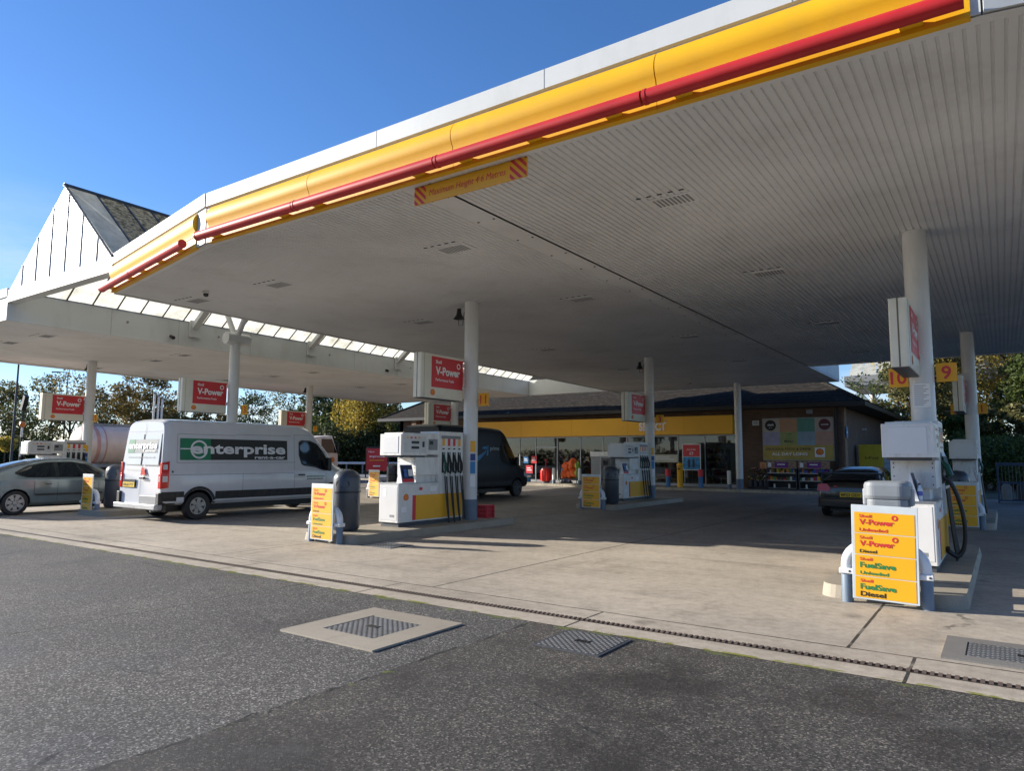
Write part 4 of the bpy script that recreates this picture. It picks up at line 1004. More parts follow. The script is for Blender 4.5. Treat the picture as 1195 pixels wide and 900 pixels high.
bn = make_bin('tall charcoal litter bin beside the fuel board left of the sign 11 pump'); bn.location = (-10.70, 9.62, .15)
for x, y, l in ((-20.35, 9.85, 'grey litter bin between the grey car and the white van'), (-.95, 20.3, 'dark domed litter bin by the back right fuel board'), (-10.35, 20.35, 'dark litter bin by the shaded fuel board near the shop'),
                (-19.75, 20.15, 'dark litter bin by the board beyond the white van')): copy_tree(bn, (x, y, .15), R_(8), l)
# grey nearest bin with wide hood
t = thing('litter_bin', 'mid grey plastic litter bin with wide hood behind the nearest fuel board', 'litter bin', (-1.16, 9.62, .15), group='tall litter bins on the islands')
m = MB(); m.rbox(-.22, .22, -.22, .22, .0, .98, .1, grey_bin, 6); m.build('bin_body', t, .02)
m = MB(); m.rbox(-.25, .25, -.24, .24, .97, 1.19, .13, grey_bin, 8); o = m.build('hood', t, .05)
for s in (-1, 1):
    m = MB(); m.rbox(s * .235 - .035, s * .235 + .035, -.11, .11, .90, 1.10, .03, grey_bin, 4); m.build('hood_lip', t, .015)
m = MB(); m.box(-.235, .235, -.238, .238, .80, .86, blackp); m.build('opening', t)
# red crate by the column
t = thing('red_crate', 'small red plastic crate on the island behind the sign 11 column', 'crate', (-10.36, 13.72, .15))
m = MB(); rc = mat('crate_red', (.5, .02, .03), .5, var=.15)
for z in (0, .09, .18, .27): m.box(-.17, .17, -.14, .14, z, z + .035, rc)
for sx in (-1, 1):
    for sy in (-1, 1): m.box(sx * .16 - .02, sx * .16 + .02, sy * .13 - .02, sy * .13 + .02, 0, .31, rc)
for i in range(-2, 3): m.box(i * .06 - .012, i * .06 + .012, -.145, .145, 0, .3, rc)
m.build('crate_shell', t)

# ================================================================ VEHICLES
def interp_st(st, y):
    k = len(st)
    for i in range(k - 1):
        if y <= st[i + 1][0] or i == k - 2:
            y0, y1 = st[i][0], st[i + 1][0]; u = max(0, min(1, (y - y0) / (y1 - y0))); out = []
            for j in range(1, len(st[0])):
                p1, p2 = st[i][j], st[i + 1][j]; p0_ = st[i - 1][j] if i > 0 else p1; p3 = st[i + 2][j] if i + 2 < k else p2
                d0 = (st[i + 1][0] - st[i - 1][0]) if i > 0 else (y1 - y0); d1 = (st[i + 2][0] - y0) if i + 2 < k else (y1 - y0)
                m1 = (p2 - p0_) / d0 * (y1 - y0); m2 = (p3 - p1) / d1 * (y1 - y0)
                if (p2 - p1) * m1 < 0: m1 = 0
                if (p2 - p1) * m2 < 0: m2 = 0
                s_ = p2 - p1
                if abs(m1) > 3 * abs(s_): m1 = 3 * s_
                if abs(m2) > 3 * abs(s_): m2 = 3 * s_
                out.append((2 * u ** 3 - 3 * u * u + 1) * p1 + (u ** 3 - 2 * u * u + u) * m1 + (3 * u * u - 2 * u ** 3) * p2 + (u ** 3 - u * u) * m2)
            return out
def car_section(p):
    w, zb, zs, wr, zr = p
    g = max(0, zr - zs)
    return [(0, zb), (w * .86, zb), (w * .965, zb + .07), (w, zb + (zs - zb) * .35), (w * 1.0, zb + (zs - zb) * .68), (w * .985, zs - .03), (w * .955, zs),
            (lin(w * .955, wr, .5) + .012, zs + g * .47), (wr + .012, zs + g * .88), (wr - .06, zr - .012 * min(1, g * 4)), (wr * .6, zr + .01), (0, zr + .015)]
def van_section(p):
    w, zb, zs, wr, zr = p
    g = max(.02, zr - zs)
    return [(0, zb), (w * .9, zb), (w * .985, zb + .08), (w, zb + (zs - zb) * .45), (w, zs - .05), (w * .988, zs), (lin(w * .985, wr + .03, .45), zs + g * .40), (wr + .05, zs + g * .80), (wr + .01, zr - .09 * min(1, g)), (wr - .07, zr - .02 * min(1, g)), (wr * .5, zr + .015), (0, zr + .02)]
class Body:
    def __init__(s, st, sec, L): s.st, s.sec, s.L = st, sec, L
    def pl(s, y): return s.sec(interp_st(s.st, y))
    def hw(s, y, z):
        q = s.pl(y)[1:-1]
        for (x0, z0), (x1, z1) in zip(q, q[1:]):
            if z0 <= z <= z1 and z1 > z0: return lin(x0, x1, (z - z0) / (z1 - z0))
        return q[-1][0] if z > q[-1][1] else q[0][0]
    def top(s, y, x):
        q = s.pl(y)[6:]
        for (x0, z0), (x1, z1) in zip(q, q[1:]):
            if x1 <= x <= x0: return lin(z0, z1, (x0 - x) / max(1e-6, x0 - x1))
        return q[0][1]
    def mesh(s, m, n=90, wells=(), wr=.36, ww=.3, shear=None, zc=.33):
        mb = MB(); ys = sorted(set(list(np.linspace(0, s.L, n)) + [a[0] for a in s.st])); V = []; K = len(s.pl(0)) * 2 - 2
        for y in ys:
            q = s.pl(y); ring = [(x, z) for x, z in q] + [(-x, z) for x, z in q[-2:0:-1]]
            V += [(x, y, z) for x, z in ring]
        F = []
        for i in range(len(ys) - 1):
            for j in range(K): F.append((i * K + j, i * K + (j + 1) % K, (i + 1) * K + (j + 1) % K, (i + 1) * K + j))
        F += [tuple(range(K))[::-1], tuple(range((len(ys) - 1) * K, len(ys) * K))]
        mb.add(V, F, m, True); me = mb.mesh('b')
        b = bmesh.new(); b.from_mesh(me); bmesh.ops.recalc_face_normals(b, faces=b.faces); b.to_mesh(me); b.free()
        me.materials.append(rubber); o = bpy.data.objects.new('tmp', me); COL.objects.link(o)
        cut = MB()
        for y in wells:
            for sx in (-1, 1): cut.lathe([(0, sx * .45), (wr, sx * .45), (wr, sx * 1.4), (0, sx * 1.4)], (0, y, zc), rubber, 36, 'X', smooth=False)
        if wells:
            cm = cut.mesh('c'); b = bmesh.new(); b.from_mesh(cm); bmesh.ops.remove_doubles(b, verts=b.verts, dist=1e-5); bmesh.ops.recalc_face_normals(b, faces=b.faces); b.to_mesh(cm); b.free()
            c = bpy.data.objects.new('cut', cm); COL.objects.link(c)
            md = o.modifiers.new('b', 'BOOLEAN'); md.object = c; md.operation = 'DIFFERENCE'; md.solver = 'EXACT'; md.material_mode = 'TRANSFER'
            dg = bpy.context.evaluated_depsgraph_get(); me2 = bpy.data.meshes.new_from_object(o.evaluated_get(dg))
            bpy.data.objects.remove(o); bpy.data.objects.remove(c); me = me2
        else: bpy.data.objects.remove(o)
        me.name = 'body'; me.polygons.foreach_set('use_smooth', [True] * len(me.polygons)); me.set_sharp_from_angle(angle=R_(32))
        s.shear = shear
        if shear:
            for v in me.vertices: v.co.y += shear(v.co)
        return me
    def side(s, mb, s_, ys, lo, hi, m, off=.006, nz=6, ny=None):
        """patch on the side s_ between polylines lo(y), hi(y)"""
        if not callable(lo): a = lo; lo = lambda y: a
        if not callable(hi): c = hi; hi = lambda y: c
        Y = np.linspace(ys[0], ys[1], ny or max(3, int((ys[1] - ys[0]) / .08))); V = []
        for y in Y:
            for k in range(nz + 1):
                z = lin(lo(y), hi(y), k / nz); v = Vector((s_ * (s.hw(y, z) + off), y, z))
                if getattr(s, 'shear', None): v.y += s.shear(v)
                V.append(v)
        n = nz + 1; F = []
        for i in range(len(Y) - 1):
            for k in range(nz): f = (i * n + k, (i + 1) * n + k, (i + 1) * n + k + 1, i * n + k + 1); F.append(f if s_ > 0 else f[::-1])
        mb.add(V, F, m, True)
    def topp(s, mb, y0, y1, wf, m, off=.008, nx=8):
        V = []; Y = np.linspace(y0, y1, 12)
        for y in Y:
            w = wf(y)
            for k in range(nx + 1): x = lin(-w, w, k / nx); V.append((x, y, s.top(y, abs(x)) + off))
        n = nx + 1; F = []
        for i in range(11):
            for k in range(nx): F.append((i * n + k, i * n + k + 1, (i + 1) * n + k + 1, (i + 1) * n + k))
        mb.add(V, F, m, True)
def pw(*pts):
    def f(y):
        for (a, b), (c, d) in zip(pts, pts[1:]):
            if y <= c: return lin(b, d, max(0, (y - a) / (c - a)))
        return pts[-1][1]
    return f
def wheel(root, x, y, r, s, name='wheel', w=.21, spokes=5, rimf=.64, rimm=None):
    """s = outward side"""
    rimm = rimm or alloy
    t = MB(); t.lathe([(r * rimf, -w / 2), (r * .93, -w / 2), (r, -w / 2 + .03), (r, w / 2 - .03), (r * .95, w / 2 - .004), (r * .72, w / 2), (r * rimf, w / 2 - .015)], (x, y, r), rubber, 40, 'X')
    t.lathe([(r * rimf, -w / 2), (0, -w / 2)], (x, y, r), blackp, 24, 'X'); o = t.build('wheel', root)
    q = MB(); X = s * (w / 2 - .012)
    q.lathe([(r * rimf + .004, X - s * .03), (r * rimf + .004, X), (r * rimf - .02, X), (r * rimf - .025, X - s * .05)], (x, y, r), rimm, 36, 'X')
    q.lathe([(r * rimf, X - s * .06), (0, X - s * .06)], (x, y, r), grey_dk, 24, 'X')
    for k in range(spokes):
        a = 2 * math.pi * k / spokes + .3; d = Vector((0, math.cos(a), math.sin(a))); e = Vector((0, -math.sin(a), math.cos(a))); c = Vector((x + X - s * .012, y, r)); R1 = r * (rimf - .02)
        wa, wb = r * .12, r * .17
        A = [c + d * .04 - e * wa, c + d * .04 + e * wa, c + d * R1 + e * wb, c + d * R1 - e * wb]; Bk = [v - Vector((s * .03, 0, 0)) for v in A]
        q.add(A + Bk, [(0, 1, 2, 3), (4, 7, 6, 5), (0, 4, 5, 1), (1, 5, 6, 2), (2, 6, 7, 3), (3, 7, 4, 0)], rimm)
    q.lathe([(r * .17, X - s * .02), (r * .16, X + s * .004), (0, X + s * .006)], (x, y, r), rimm, 20, 'X'); q.build('rim', o)
    return o

# ---- white high-roof van
VW = thing('white_van', 'white high roof rental van with green and black side lettering parked beneath the left canopy', 'van', (-17.6, 9.1, 0))
st = [(0, .97, .42, 1.22, .80, 2.42), (.15, 1.0, .40, 1.22, .84, 2.49), (1.5, 1.0, .38, 1.22, .85, 2.5), (4.1, 1.0, .38, 1.22, .85, 2.48), (4.5, 1.0, .38, 1.22, .82, 2.38), (4.9, 1.0, .38, 1.21, .77, 2.08), (5.25, .99, .38, 1.2, .74, 1.72), (5.5, .97, .38, 1.14, .72, 1.42), (5.85, .94, .38, 1.02, .70, 1.22), (6.1, .86, .40, .86, .62, 1.02), (6.2, .76, .44, .74, .5, .84)]
shw = lambda co: .10 * max(0, co.z - 1.15) / 1.3 * max(0, 1 - co.y / .6) if co.y < .6 else 0
BW = Body(st, van_section, 6.2)
me = BW.mesh(van_white, 110, (.98, 5.28), .40, zc=.36, shear=shw)
o = bpy.data.objects.new('body', me); COL.objects.link(o); o.parent = VW
for s in (-1, 1):
    for y in (.98, 5.28): wheel(VW, s * .87, y, .345, s, w=.22, spokes=6, rimf=.6)
    m = MB(); BW.side(m, s, (1.42, 4.86), .50, pw((1.4, .70), (4.6, .70), (4.88, .68)), trim_blk, .012, 2); m.build('side_moulding', VW)
    m = MB(); BW.side(m, s, (.02, .58), .40, .72, trim_blk, .012, 3); m.build('rear_corner_trim', VW)
    m = MB(); BW.side(m, s, (.39, .58), .42, .58, van_white, .016, 3); m.build('sill_insert', VW)
    for yc in (.98, 5.28):
        a_ = MB(); V = []
        for i in range(19):
            th = math.pi * (-.02 + 1.04 * i / 18)
            for rr in (.405, .475):
                yy, zz = yc + rr * math.cos(th), .36 + rr * math.sin(th); zz = max(zz, .40)
                V.append((s * (BW.hw(min(6.15, max(.02, yy)), zz) + .012), yy, zz))
        a_.add(V, [(2 * i, 2 * i + 2, 2 * i + 3, 2 * i + 1) if s > 0 else (2 * i, 2 * i + 1, 2 * i + 3, 2 * i + 2) for i in range(18)], trim_blk); a_.build('wheel_arch', VW)
    # cab door window
    w = MB(); BW.side(w, s, (4.02, 5.18), pw((4.02, 1.62), (4.12, 1.34), (4.6, 1.28), (4.85, 1.20), (5.18, 1.16)), pw((4.02, 2.0), (4.1, 2.06), (4.45, 2.06), (4.75, 1.96), (5.0, 1.72), (5.18, 1.42)), blackp, .006)
    BW.side(w, s, (4.06, 4.78), pw((4.06, 1.62), (4.16, 1.39), (4.6, 1.33), (4.78, 1.28)), pw((4.06, 1.98), (4.12, 2.02), (4.45, 2.02), (4.78, 1.91)), glass_car, .010)
    BW.side(w, s, (4.83, 5.10), 1.25, pw((4.83, 1.87), (5.1, 1.45)), glass_car, .010, 4); w.build('door_window', VW)
    # panel seams
    z = MB()
    def seam_v(y, z0, z1): BW.side(z, s, (y, y + .012), z0, z1, grey_md, .004, 6, 2)
    def seam_h(y0, y1, zz): BW.side(z, s, (y0, y1), zz, zz + .012, grey_md, .004, 1)
    seam_v(.36, 1.42, 2.14); seam_h(.36, 2.0, 2.13); seam_h(.36, 3.9, 1.42); seam_h(.2, 3.85, 1.12); seam_h(2.0, 3.75, 2.16); seam_v(3.86, .5, 2.2); seam_h(3.86, 4.5, 2.2); seam_v(2.2, .5, 1.14); seam_v(5.0, .5, 1.2)
    z.build('panel_seam', VW)
    z = MB(); BW.side(z, s, (3.98, 4.22), 1.055, 1.085, blackp, .018, 1); BW.side(z, s, (3.9, 4.24), .98, 1.12, van_white, .008, 2); BW.side(z, s, (3.98, 4.22), 1.05, 1.09, blackp, .02, 1); z.build('door_handle', VW)
    z = MB(); BW.side(z, s, (.24, .28), 1.18, 1.23, blackp, .012, 1); z.build('cap', VW)
    # rear lamp
    z = MB(); BW.side(z, s, (.0, .17), pw((0, .80), (.17, .82)), pw((0, 1.42), (.17, 1.46)), lamp_red, .02, 8); BW.side(z, s, (.02, .13), .96, 1.10, lamp_clear, .026, 3); BW.side(z, s, (.02, .12), 1.26, 1.38, lamp_clear, .026, 3)
    sy = lambda zz: .10 * max(0, zz - 1.15) / 1.3
    z.box(s * .99 - .13 * (s > 0) , s * .99 + .13 * (s < 0), -.018, .02, .80, 1.15, lamp_red); z.box(s * .99 - .10 * (s > 0), s * .99 + .10 * (s < 0), .0, .03, 1.15, 1.43, lamp_red); z.box(s * .95 - .06 * (s > 0), s * .95 + .06 * (s < 0), -.022, -.0, .96, 1.10, lamp_clear); z.build('rear_lamp', VW, .008)
    # mirror
    z = MB(); z.rbox(s * 1.10 - .09, s * 1.10 + .09, 4.93, 5.06, 1.18, 1.56, .04, blackp); z.box(s * 1.0 - .06, s * 1.0 + .06, 4.96, 5.02, 1.2, 1.26, blackp); z.build('wing_mirror', VW, .02)
    z = MB(); BW.side(z, s, (5.72, 6.08), pw((5.72, .86), (6.08, .72)), pw((5.72, 1.02), (6.08, .86)), lamp_clear, .01, 4); z.build('headlamp', VW)
z = MB(); BW.topp(z, 4.62, 5.36, lambda y: .70, glass_car); z.build('windscreen', VW)
# side advert, both sides
for s in (1, -1):
    L = MB(); yA, yB, z0, z1 = (.45, 3.62, 1.49, 2.03)
    X = lambda y, z: s * (BW.hw(y, z) + .0)
    up = Vector((s * (BW.hw(2, z1) - BW.hw(2, z0)), 0, z1 - z0)).normalized(); w_ = yB - yA
    o_ = Vector((X(2, z0), yA if s > 0 else yB, z0)); r_ = (0, s, 0); hh = (z1 - z0) / up.z
    L.rect(o_, r_, up, w_, hh, black_s, .010); L.rect(o_, r_, up, .82, hh, mat('livery_green', (.0, .16, .07), .4), .013)
    L.build('livery_panel', VW)
    L = MB(); lg = mat('livery_letter', (.66, .68, .70), .5)
    bo = o_ + up * (hh * .31)
    L.text('enterprise', bo + Vector((0, s * .28, 0)), r_, up, .265, lg, 2.82, bold=.03, off=.016)
    c_ = o_ + up * (hh * .49) + Vector((0, s * .50, 0)); L.ringmark(c_, r_, up, .235, lg, .017, .80); L.rect(o_ + up * (hh * .49) + Vector((0, 0, 0)), r_, up, .55, .028, lg, .018)
    L.text('rent-a-car', o_ + up * (hh * .06) + Vector((0, s * (w_ - .08), 0)), r_, up, .085, lg, .98, 'R', .03, .016); 
    L.build('livery_lettering', VW)
    L = MB(); yb = 4.35 if s > 0 else 5.02
    L.text('01926 883 4417', (s * (BW.hw(4.6, .95) + .002), yb, .92), (0, s, 0), (0, 0, 1), .04, grey_dk, .5, off=.012) if False else None
    for k, (zz, wd) in enumerate(((1.0, .62), (.93, .56))):
        y = 4.3
        while y < 4.3 + wd: BW.side(L, s, (y, y + .032), zz, zz + .035, green_s if k == 0 else grey_dk, .01, 1, 2); y += .05
    L.build('small_print', VW)
# rear face
def rp(x, z, e=.004): return Vector((x, .10 * max(0, z - 1.15) / 1.3 - e, z))
def rquad(mb, x0, x1, z0, z1, m, e=.004): mb.add([rp(x0, z0, e), rp(x1, z0, e), rp(x1, z1, e), rp(x0, z1, e)], [(0, 1, 2, 3)], m)
z = MB(); wg = mat('painted_window', (.62, .65, .67), .12, var=.03)
for a, b in ((-.80, -.03), (.03, .80)):
    rquad(z, a, b, 1.36, 2.14, grey_md, .006); rquad(z, a + .015, b - .015, 1.375, 2.125, wg, .010)
z.build('rear_window', VW)
z = MB(); rquad(z, -.006, .006, .62, 2.40, grey_dk, .012); rquad(z, -.88, .88, 2.20, 2.206, grey_md, .012); rquad(z, -.78, .0, 1.24, 1.25, grey_md, .012); z.build('door_seam', VW)
z = MB(); u2 = (rp(0, 2) - rp(0, 1.3)).normalized()
z.rect(rp(-.72, 1.66, .014), (1, 0, 0), u2, 1.40, .34, mat('livery_grey', (.17, .19, .19), .4)); z.rect(rp(-.72, 1.66, .018), (1, 0, 0), u2, .30, .34, mat('livery_green', (0, .16, .07), .4)); z.build('rear_livery_panel', VW)
z = MB(); z.text('enterprise', rp(-.70, 1.77, .022), (1, 0, 0), u2, .165, textwhite, 1.36, bold=.03); z.text('rent-a-car', rp(.62, 1.69, .022), (1, 0, 0), u2, .05, textwhite, .5, 'R', .02); 
z.text('www.enterprise.co.uk', rp(-.66, 1.53, .016), (1, 0, 0), u2, .05, grey_dk, 1.3); z.build('rear_lettering', VW)
z = MB(); z.box(-.80, -.20, -.02, .0, .80, 1.0, blackp); z.box(-.78, -.22, -.028, -.02, .81, .93, mat('plate_yellow', (.75, .5, .02), .45)); z.build('number_plate', VW)
z = MB(); z.text('HK68 VTY', (-.75, -.028, .835), (1, 0, 0), (0, 0, 1), .07, black_s, .5, bold=.015); z.build('plate_lettering', VW)
z = MB(); z.add([rp(.02, 1.12, .01), rp(.26, 1.12, .01), rp(.14, 1.30, .01), rp(.03, 1.30, .01)], [(0, 1, 2, 3)], lamp_red); z.build('brake_lamp', VW)
z = MB(); z.rbox(.03, .24, -.05, .0, 1.02, 1.08, .01, blackp); z.build('rear_door_handle', VW, .01)
z = MB(); z.box(.05, .97, -.035, .0, .40, .62, grey_md); z.build('step_panel', VW, .01)
z = MB(); z.rbox(-1.0, 1.0, -.14, .06, .30, .42, .05, mat('bumper_silver', (.42, .43, .43), .45, .3, dirt=.3)); z.box(-1.0, -.86, -.06, .05, .42, .70, trim_blk); z.box(.86, 1.0, -.06, .05, .42, .70, trim_blk); z.build('rear_bumper', VW, .015)
z = MB(); z.box(-.7, .7, .3, 5.7, .22, .42, blackp); z.tube([(.45, .3, .25), (.45, .05, .24)], .03, steel, 10); z.build('underbody', VW)
z = MB(); z.rbox(-.9, .9, 6.0, 6.26, .32, .62, .08, trim_blk); z.box(-.5, .5, 6.18, 6.24, .66, .8, blackp); z.build('front_bumper', VW, .02)

# ---- dark navy delivery van
VD = thing('dark_delivery_van', 'dark navy delivery van with blue curved arrow on its side near the shop', 'van', (-17.5, 19.25, 0))
st = [(0, .98, .42, 1.3, .84, 2.70), (.12, 1.0, .40, 1.3, .87, 2.79), (1.5, 1.0, .38, 1.3, .88, 2.80), (3.7, 1.0, .38, 1.3, .88, 2.74), (4.1, 1.0, .38, 1.3, .84, 2.58), (4.5, .99, .38, 1.28, .79, 2.18), (4.85, .98, .38, 1.24, .75, 1.78), (5.15, .96, .38, 1.16, .73, 1.42), (5.5, .93, .38, 1.02, .70, 1.20), (5.75, .86, .40, .86, .62, 1.0), (5.86, .76, .44, .74, .5, .82)]
BD = Body(st, van_section, 5.86)
me = BD.mesh(van_dark, 100, (1.05, 4.85), .41, zc=.36)
o = bpy.data.objects.new('body', me); COL.objects.link(o); o.parent = VD
for s in (-1, 1):
    for y in (1.05, 4.85): wheel(VD, s * .87, y, .35, s, w=.22, spokes=5, rimf=.56, rimm=grey_dk)
    w = MB(); BD.side(w, s, (3.62, 4.72), pw((3.62, 1.62), (3.72, 1.42), (4.3, 1.36), (4.72, 1.3)), pw((3.62, 2.05), (3.7, 2.12), (4.1, 2.10), (4.4, 1.94), (4.72, 1.62)), glass_car, .01); w.build('door_window', VD)
    z = MB()
    for y in (1.9, 3.45): BD.side(z, s, (y, y + .014), .5, 2.3, blackp, .005, 6, 2)
    BD.side(z, s, (1.4, 4.4), .5, .66, trim_blk, .012, 2); z.build('panel_seam', VD)
    z = MB(); z.rbox(s * 1.1 - .08, s * 1.1 + .08, 4.55, 4.67, 1.28, 1.62, .04, blackp); z.build('wing_mirror', VD, .02)
    z = MB(); BD.side(z, s, (5.35, 5.72), pw((5.35, .84), (5.72, .72)), pw((5.35, 1.04), (5.72, .86)), lamp_clear, .01, 4); z.build('headlamp', VD)
    z = MB(); BD.side(z, s, (0, .12), .86, 1.5, lamp_red, .016, 6); z.build('rear_lamp', VD)
    z = MB(); cy = mat('livery_cyan', (.02, .22, .5), .4); V = []
    for i in range(15):
        u = i / 14; y = 1.55 + 1.15 * u; zc = 1.42 + .42 * u * u + .02; hw_ = .045 + .05 * math.sin(math.pi * min(1, u * 1.1)) ; 
        for q in (-1, 1): zz = zc + q * hw_; V.append((s * (BD.hw(y, zz) + .012), (y if s > 0 else 4.2 - y), zz))
    z.add(V, [((2 * i, 2 * i + 2, 2 * i + 3, 2 * i + 1)) for i in range(14)], cy)
    for a, b, c, d in ((2.45, 1.98, 2.85, 1.98), (2.72, 1.66, 2.85, 2.0)):
        V = [(s * (BD.hw(2, 1.9) + .014), y, zz) for y, zz in (((a, b + .02), (c, d + .06), (c, d - .06), (a, b - .06)) if b == d else ((a, b), (a + .1, b), (c + .03, d), (c - .08, d)))]
        z.add(V, [(0, 1, 2, 3)], cy)
    z.build('arrow_mark', VD)
    z = MB(); up = Vector((s * (BD.hw(3, 2.0) - BD.hw(3, 1.7)), 0, .3)).normalized(); z.text('prime', (s * (BD.hw(3, 1.85)), 2.95 if s > 0 else 3.5, 1.88), (0, s, 0), up, .16, mat('livery_pale', (.35, .4, .45), .4), .6, bold=.02, off=.014); z.build('livery_lettering', VD)
z = MB(); BD.topp(z, 4.18, 5.0, lambda y: .70, glass_car); z.build('windscreen', VD)
z = MB(); z.box(-.8, -.04, -.006, .0, 1.5, 2.15, glass_car); z.box(.04, .8, -.006, 0, 1.5, 2.15, glass_car); z.build('rear_window', VD)
z = MB(); z.box(-.006, .006, -.008, 0, .5, 2.5, blackp); z.build('door_seam', VD)
z = MB(); z.box(-.26, .26, -.012, 0, .8, .91, mat('plate_yellow', (.75, .5, .02), .45)); z.build('number_plate', VD)
z = MB(); z.rbox(-.98, .98, -.12, .06, .32, .5, .05, trim_blk); z.build('rear_bumper', VD, .02)
z = MB(); z.box(-.7, .7, .3, 5.4, .22, .42, blackp); z.build('underbody', VD)

# ---- grey blue hatchback at left
CG = thing('grey_hatchback', 'grey blue family hatchback standing at the far left pump, facing right', 'car', (-22.3, 6.85, 0)); CG.scale = (1, 1, 1.03)
st = [(0, .68, .42, .72, .56, .84), (.06, .76, .34, .82, .62, .98), (.25, .84, .27, .90, .64, 1.06), (.75, .875, .25, .93, .60, 1.21), (1.3, .885, .24, .93, .56, 1.36), (1.8, .89, .24, .925, .555, 1.445), (2.4, .89, .24, .91, .56, 1.46), (2.9, .89, .24, .90, .57, 1.36), (3.35, .885, .24, .88, .64, 1.13), (3.62, .88, .24, .86, .70, .98), (4.0, .86, .25, .80, .68, .90), (4.35, .80, .28, .70, .60, .80), (4.57, .66, .36, .58, .5, .66)]
BG = Body(st, car_section, 4.57); me = BG.mesh(octa_blue, 110, (.98, 3.56), .355, zc=.32)
o = bpy.data.objects.new('body', me); COL.objects.link(o); o.parent = CG
for s in (-1, 1):
    for y in (.98, 3.56): wheel(CG, s * .78, y, .318, s, w=.2, spokes=7, rimf=.68)
    w = MB(); BG.side(w, s, (.98, 3.30), pw((.98, 1.06), (1.2, .965), (3.0, .945), (3.3, .95)), pw((.98, 1.10), (1.3, 1.27), (1.75, 1.36), (2.4, 1.375), (2.85, 1.29), (3.3, 1.02)), blackp, .005)
    BG.side(w, s, (1.06, 1.93), pw((1.06, 1.06), (1.24, .985), (1.93, .975)), pw((1.06, 1.10), (1.36, 1.25), (1.72, 1.33), (1.93, 1.345)), glass_car, .010)
    BG.side(w, s, (2.03, 3.14), pw((2.03, .972), (3.14, .965)), pw((2.03, 1.35), (2.4, 1.35), (2.8, 1.275), (3.14, 1.06)), glass_car, .010); w.build('side_window', CG)
    z = MB()
    for y, a, b in ((1.97, .36, .97), (3.04, .36, .94)): BG.side(z, s, (y, y + .010), a, b, blackp, .004, 5, 2)
    BG.side(z, s, (1.40, 1.41), .5, .97, blackp, .004, 4, 2); z.build('door_seam', CG)
    z = MB(); BG.side(z, s, (1.42, 3.15), .49, .54, trim_blk, .014, 2); z.build('rubbing_strip', CG)
    for y in (1.66, 2.78): z = MB(); BG.side(z, s, (y, y + .17), .80, .84, octa_blue, .03, 1); BG.side(z, s, (y + .01, y + .16), .775, .80, blackp, .01, 1); z.build('door_handle', CG)
    z = MB(); BG.side(z, s, (.02, .34), .74, pw((.02, .88), (.34, .92)), lamp_red, .010, 4); z.build('rear_lamp', CG)
    z = MB(); BG.side(z, s, (.05, .45), .46, .52, trim_blk, .012, 2); z.build('bumper_strip', CG)
    z = MB(); z.rbox(s * .98 - .09, s * .98 + .09, 3.02, 3.12, .94, 1.07, .04, octa_blue); z.build('wing_mirror', CG, .02)
    z = MB(); BG.side(z, s, (4.15, 4.45), .60, .72, lamp_clear, .01, 4); z.build('headlamp', CG)
z = MB(); BG.topp(z, .32, 1.35, lambda y: .58, glass_car); z.build('rear_window', CG)
z = MB(); BG.topp(z, 2.72, 3.40, lambda y: .60, glass_car); z.build('windscreen', CG)
z = MB(); z.box(-.6, .6, .3, 4.2, .18, .30, blackp); z.build('underbody', CG)
z = MB(); z.tube([(0, 1.5, 1.44), (0, 1.38, 1.56)], .006, blackp, 6); z.build('aerial', CG)

# ---- black car at right, seen from behind
CB = thing('black_car', 'black hatchback with boot spoiler seen from behind near the food banner', 'car', (-3.42, 20.9, 0), R_(-1))
st = [(0, .70, .40, .70, .56, .80), (.05, .80, .30, .82, .64, .96), (.22, .85, .25, .90, .66, 1.06), (.5, .87, .24, .93, .62, 1.16), (.95, .88, .23, .93, .57, 1.30), (1.5, .88, .23, .92, .55, 1.385), (2.2, .88, .23, .91, .55, 1.39), (2.75, .88, .23, .89, .58, 1.25), (3.2, .875, .23, .86, .66, .99), (3.8, .85, .25, .78, .66, .88), (4.2, .78, .28, .68, .58, .77), (4.4, .64, .36, .56, .5, .64)]
BB = Body(st, car_section, 4.4); me = BB.mesh(car_black, 100, (.82, 3.36), .345, zc=.31)
o = bpy.data.objects.new('body', me); COL.objects.link(o); o.parent = CB
for s in (-1, 1):
    for y in (.82, 3.36): wheel(CB, s * .77, y, .31, s, w=.2, spokes=5, rimf=.66)
    w = MB(); BB.side(w, s, (.75, 3.05), pw((.75, 1.05), (.95, .965), (3.05, .93)), pw((.75, 1.10), (1.1, 1.24), (1.6, 1.30), (2.3, 1.29), (3.05, .98)), glass_car, .008); w.build('side_window', CB)
    z = MB(); BB.side(z, s, (.0, .24), pw((0, .70), (.24, .76)), pw((0, .88), (.24, .92)), lamp_red, .010, 4); z.add([(s * .86, .02, .74), (s * .54, -.012, .72), (s * .50, -.012, .80), (s * .60, .012, .93), (s * .84, .06, .92)][::s], [(0, 1, 2, 3, 4)], lamp_red); z.build('rear_lamp', CB)
    z = MB(); z.rbox(s * .96 - .08, s * .96 + .08, 2.78, 2.88, .94, 1.06, .04, car_black); z.build('wing_mirror', CB, .02)
z = MB(); BB.topp(z, .28, 1.05, lambda y: .56, glass_car); z.build('rear_window', CB)
z = MB(); BB.topp(z, 2.6, 3.2, lambda y: .6, glass_car); z.build('windscreen', CB)
z = MB(); z.add([(-.80, .02, 1.19), (.80, .02, 1.19), (.76, .26, 1.21), (-.76, .26, 1.21), (-.80, .03, 1.225), (.80, .03, 1.225), (.76, .26, 1.235), (-.76, .26, 1.235)], [(3, 2, 1, 0), (4, 5, 6, 7), (0, 1, 5, 4), (1, 2, 6, 5), (2, 3, 7, 6), (3, 0, 4, 7)], blackp)
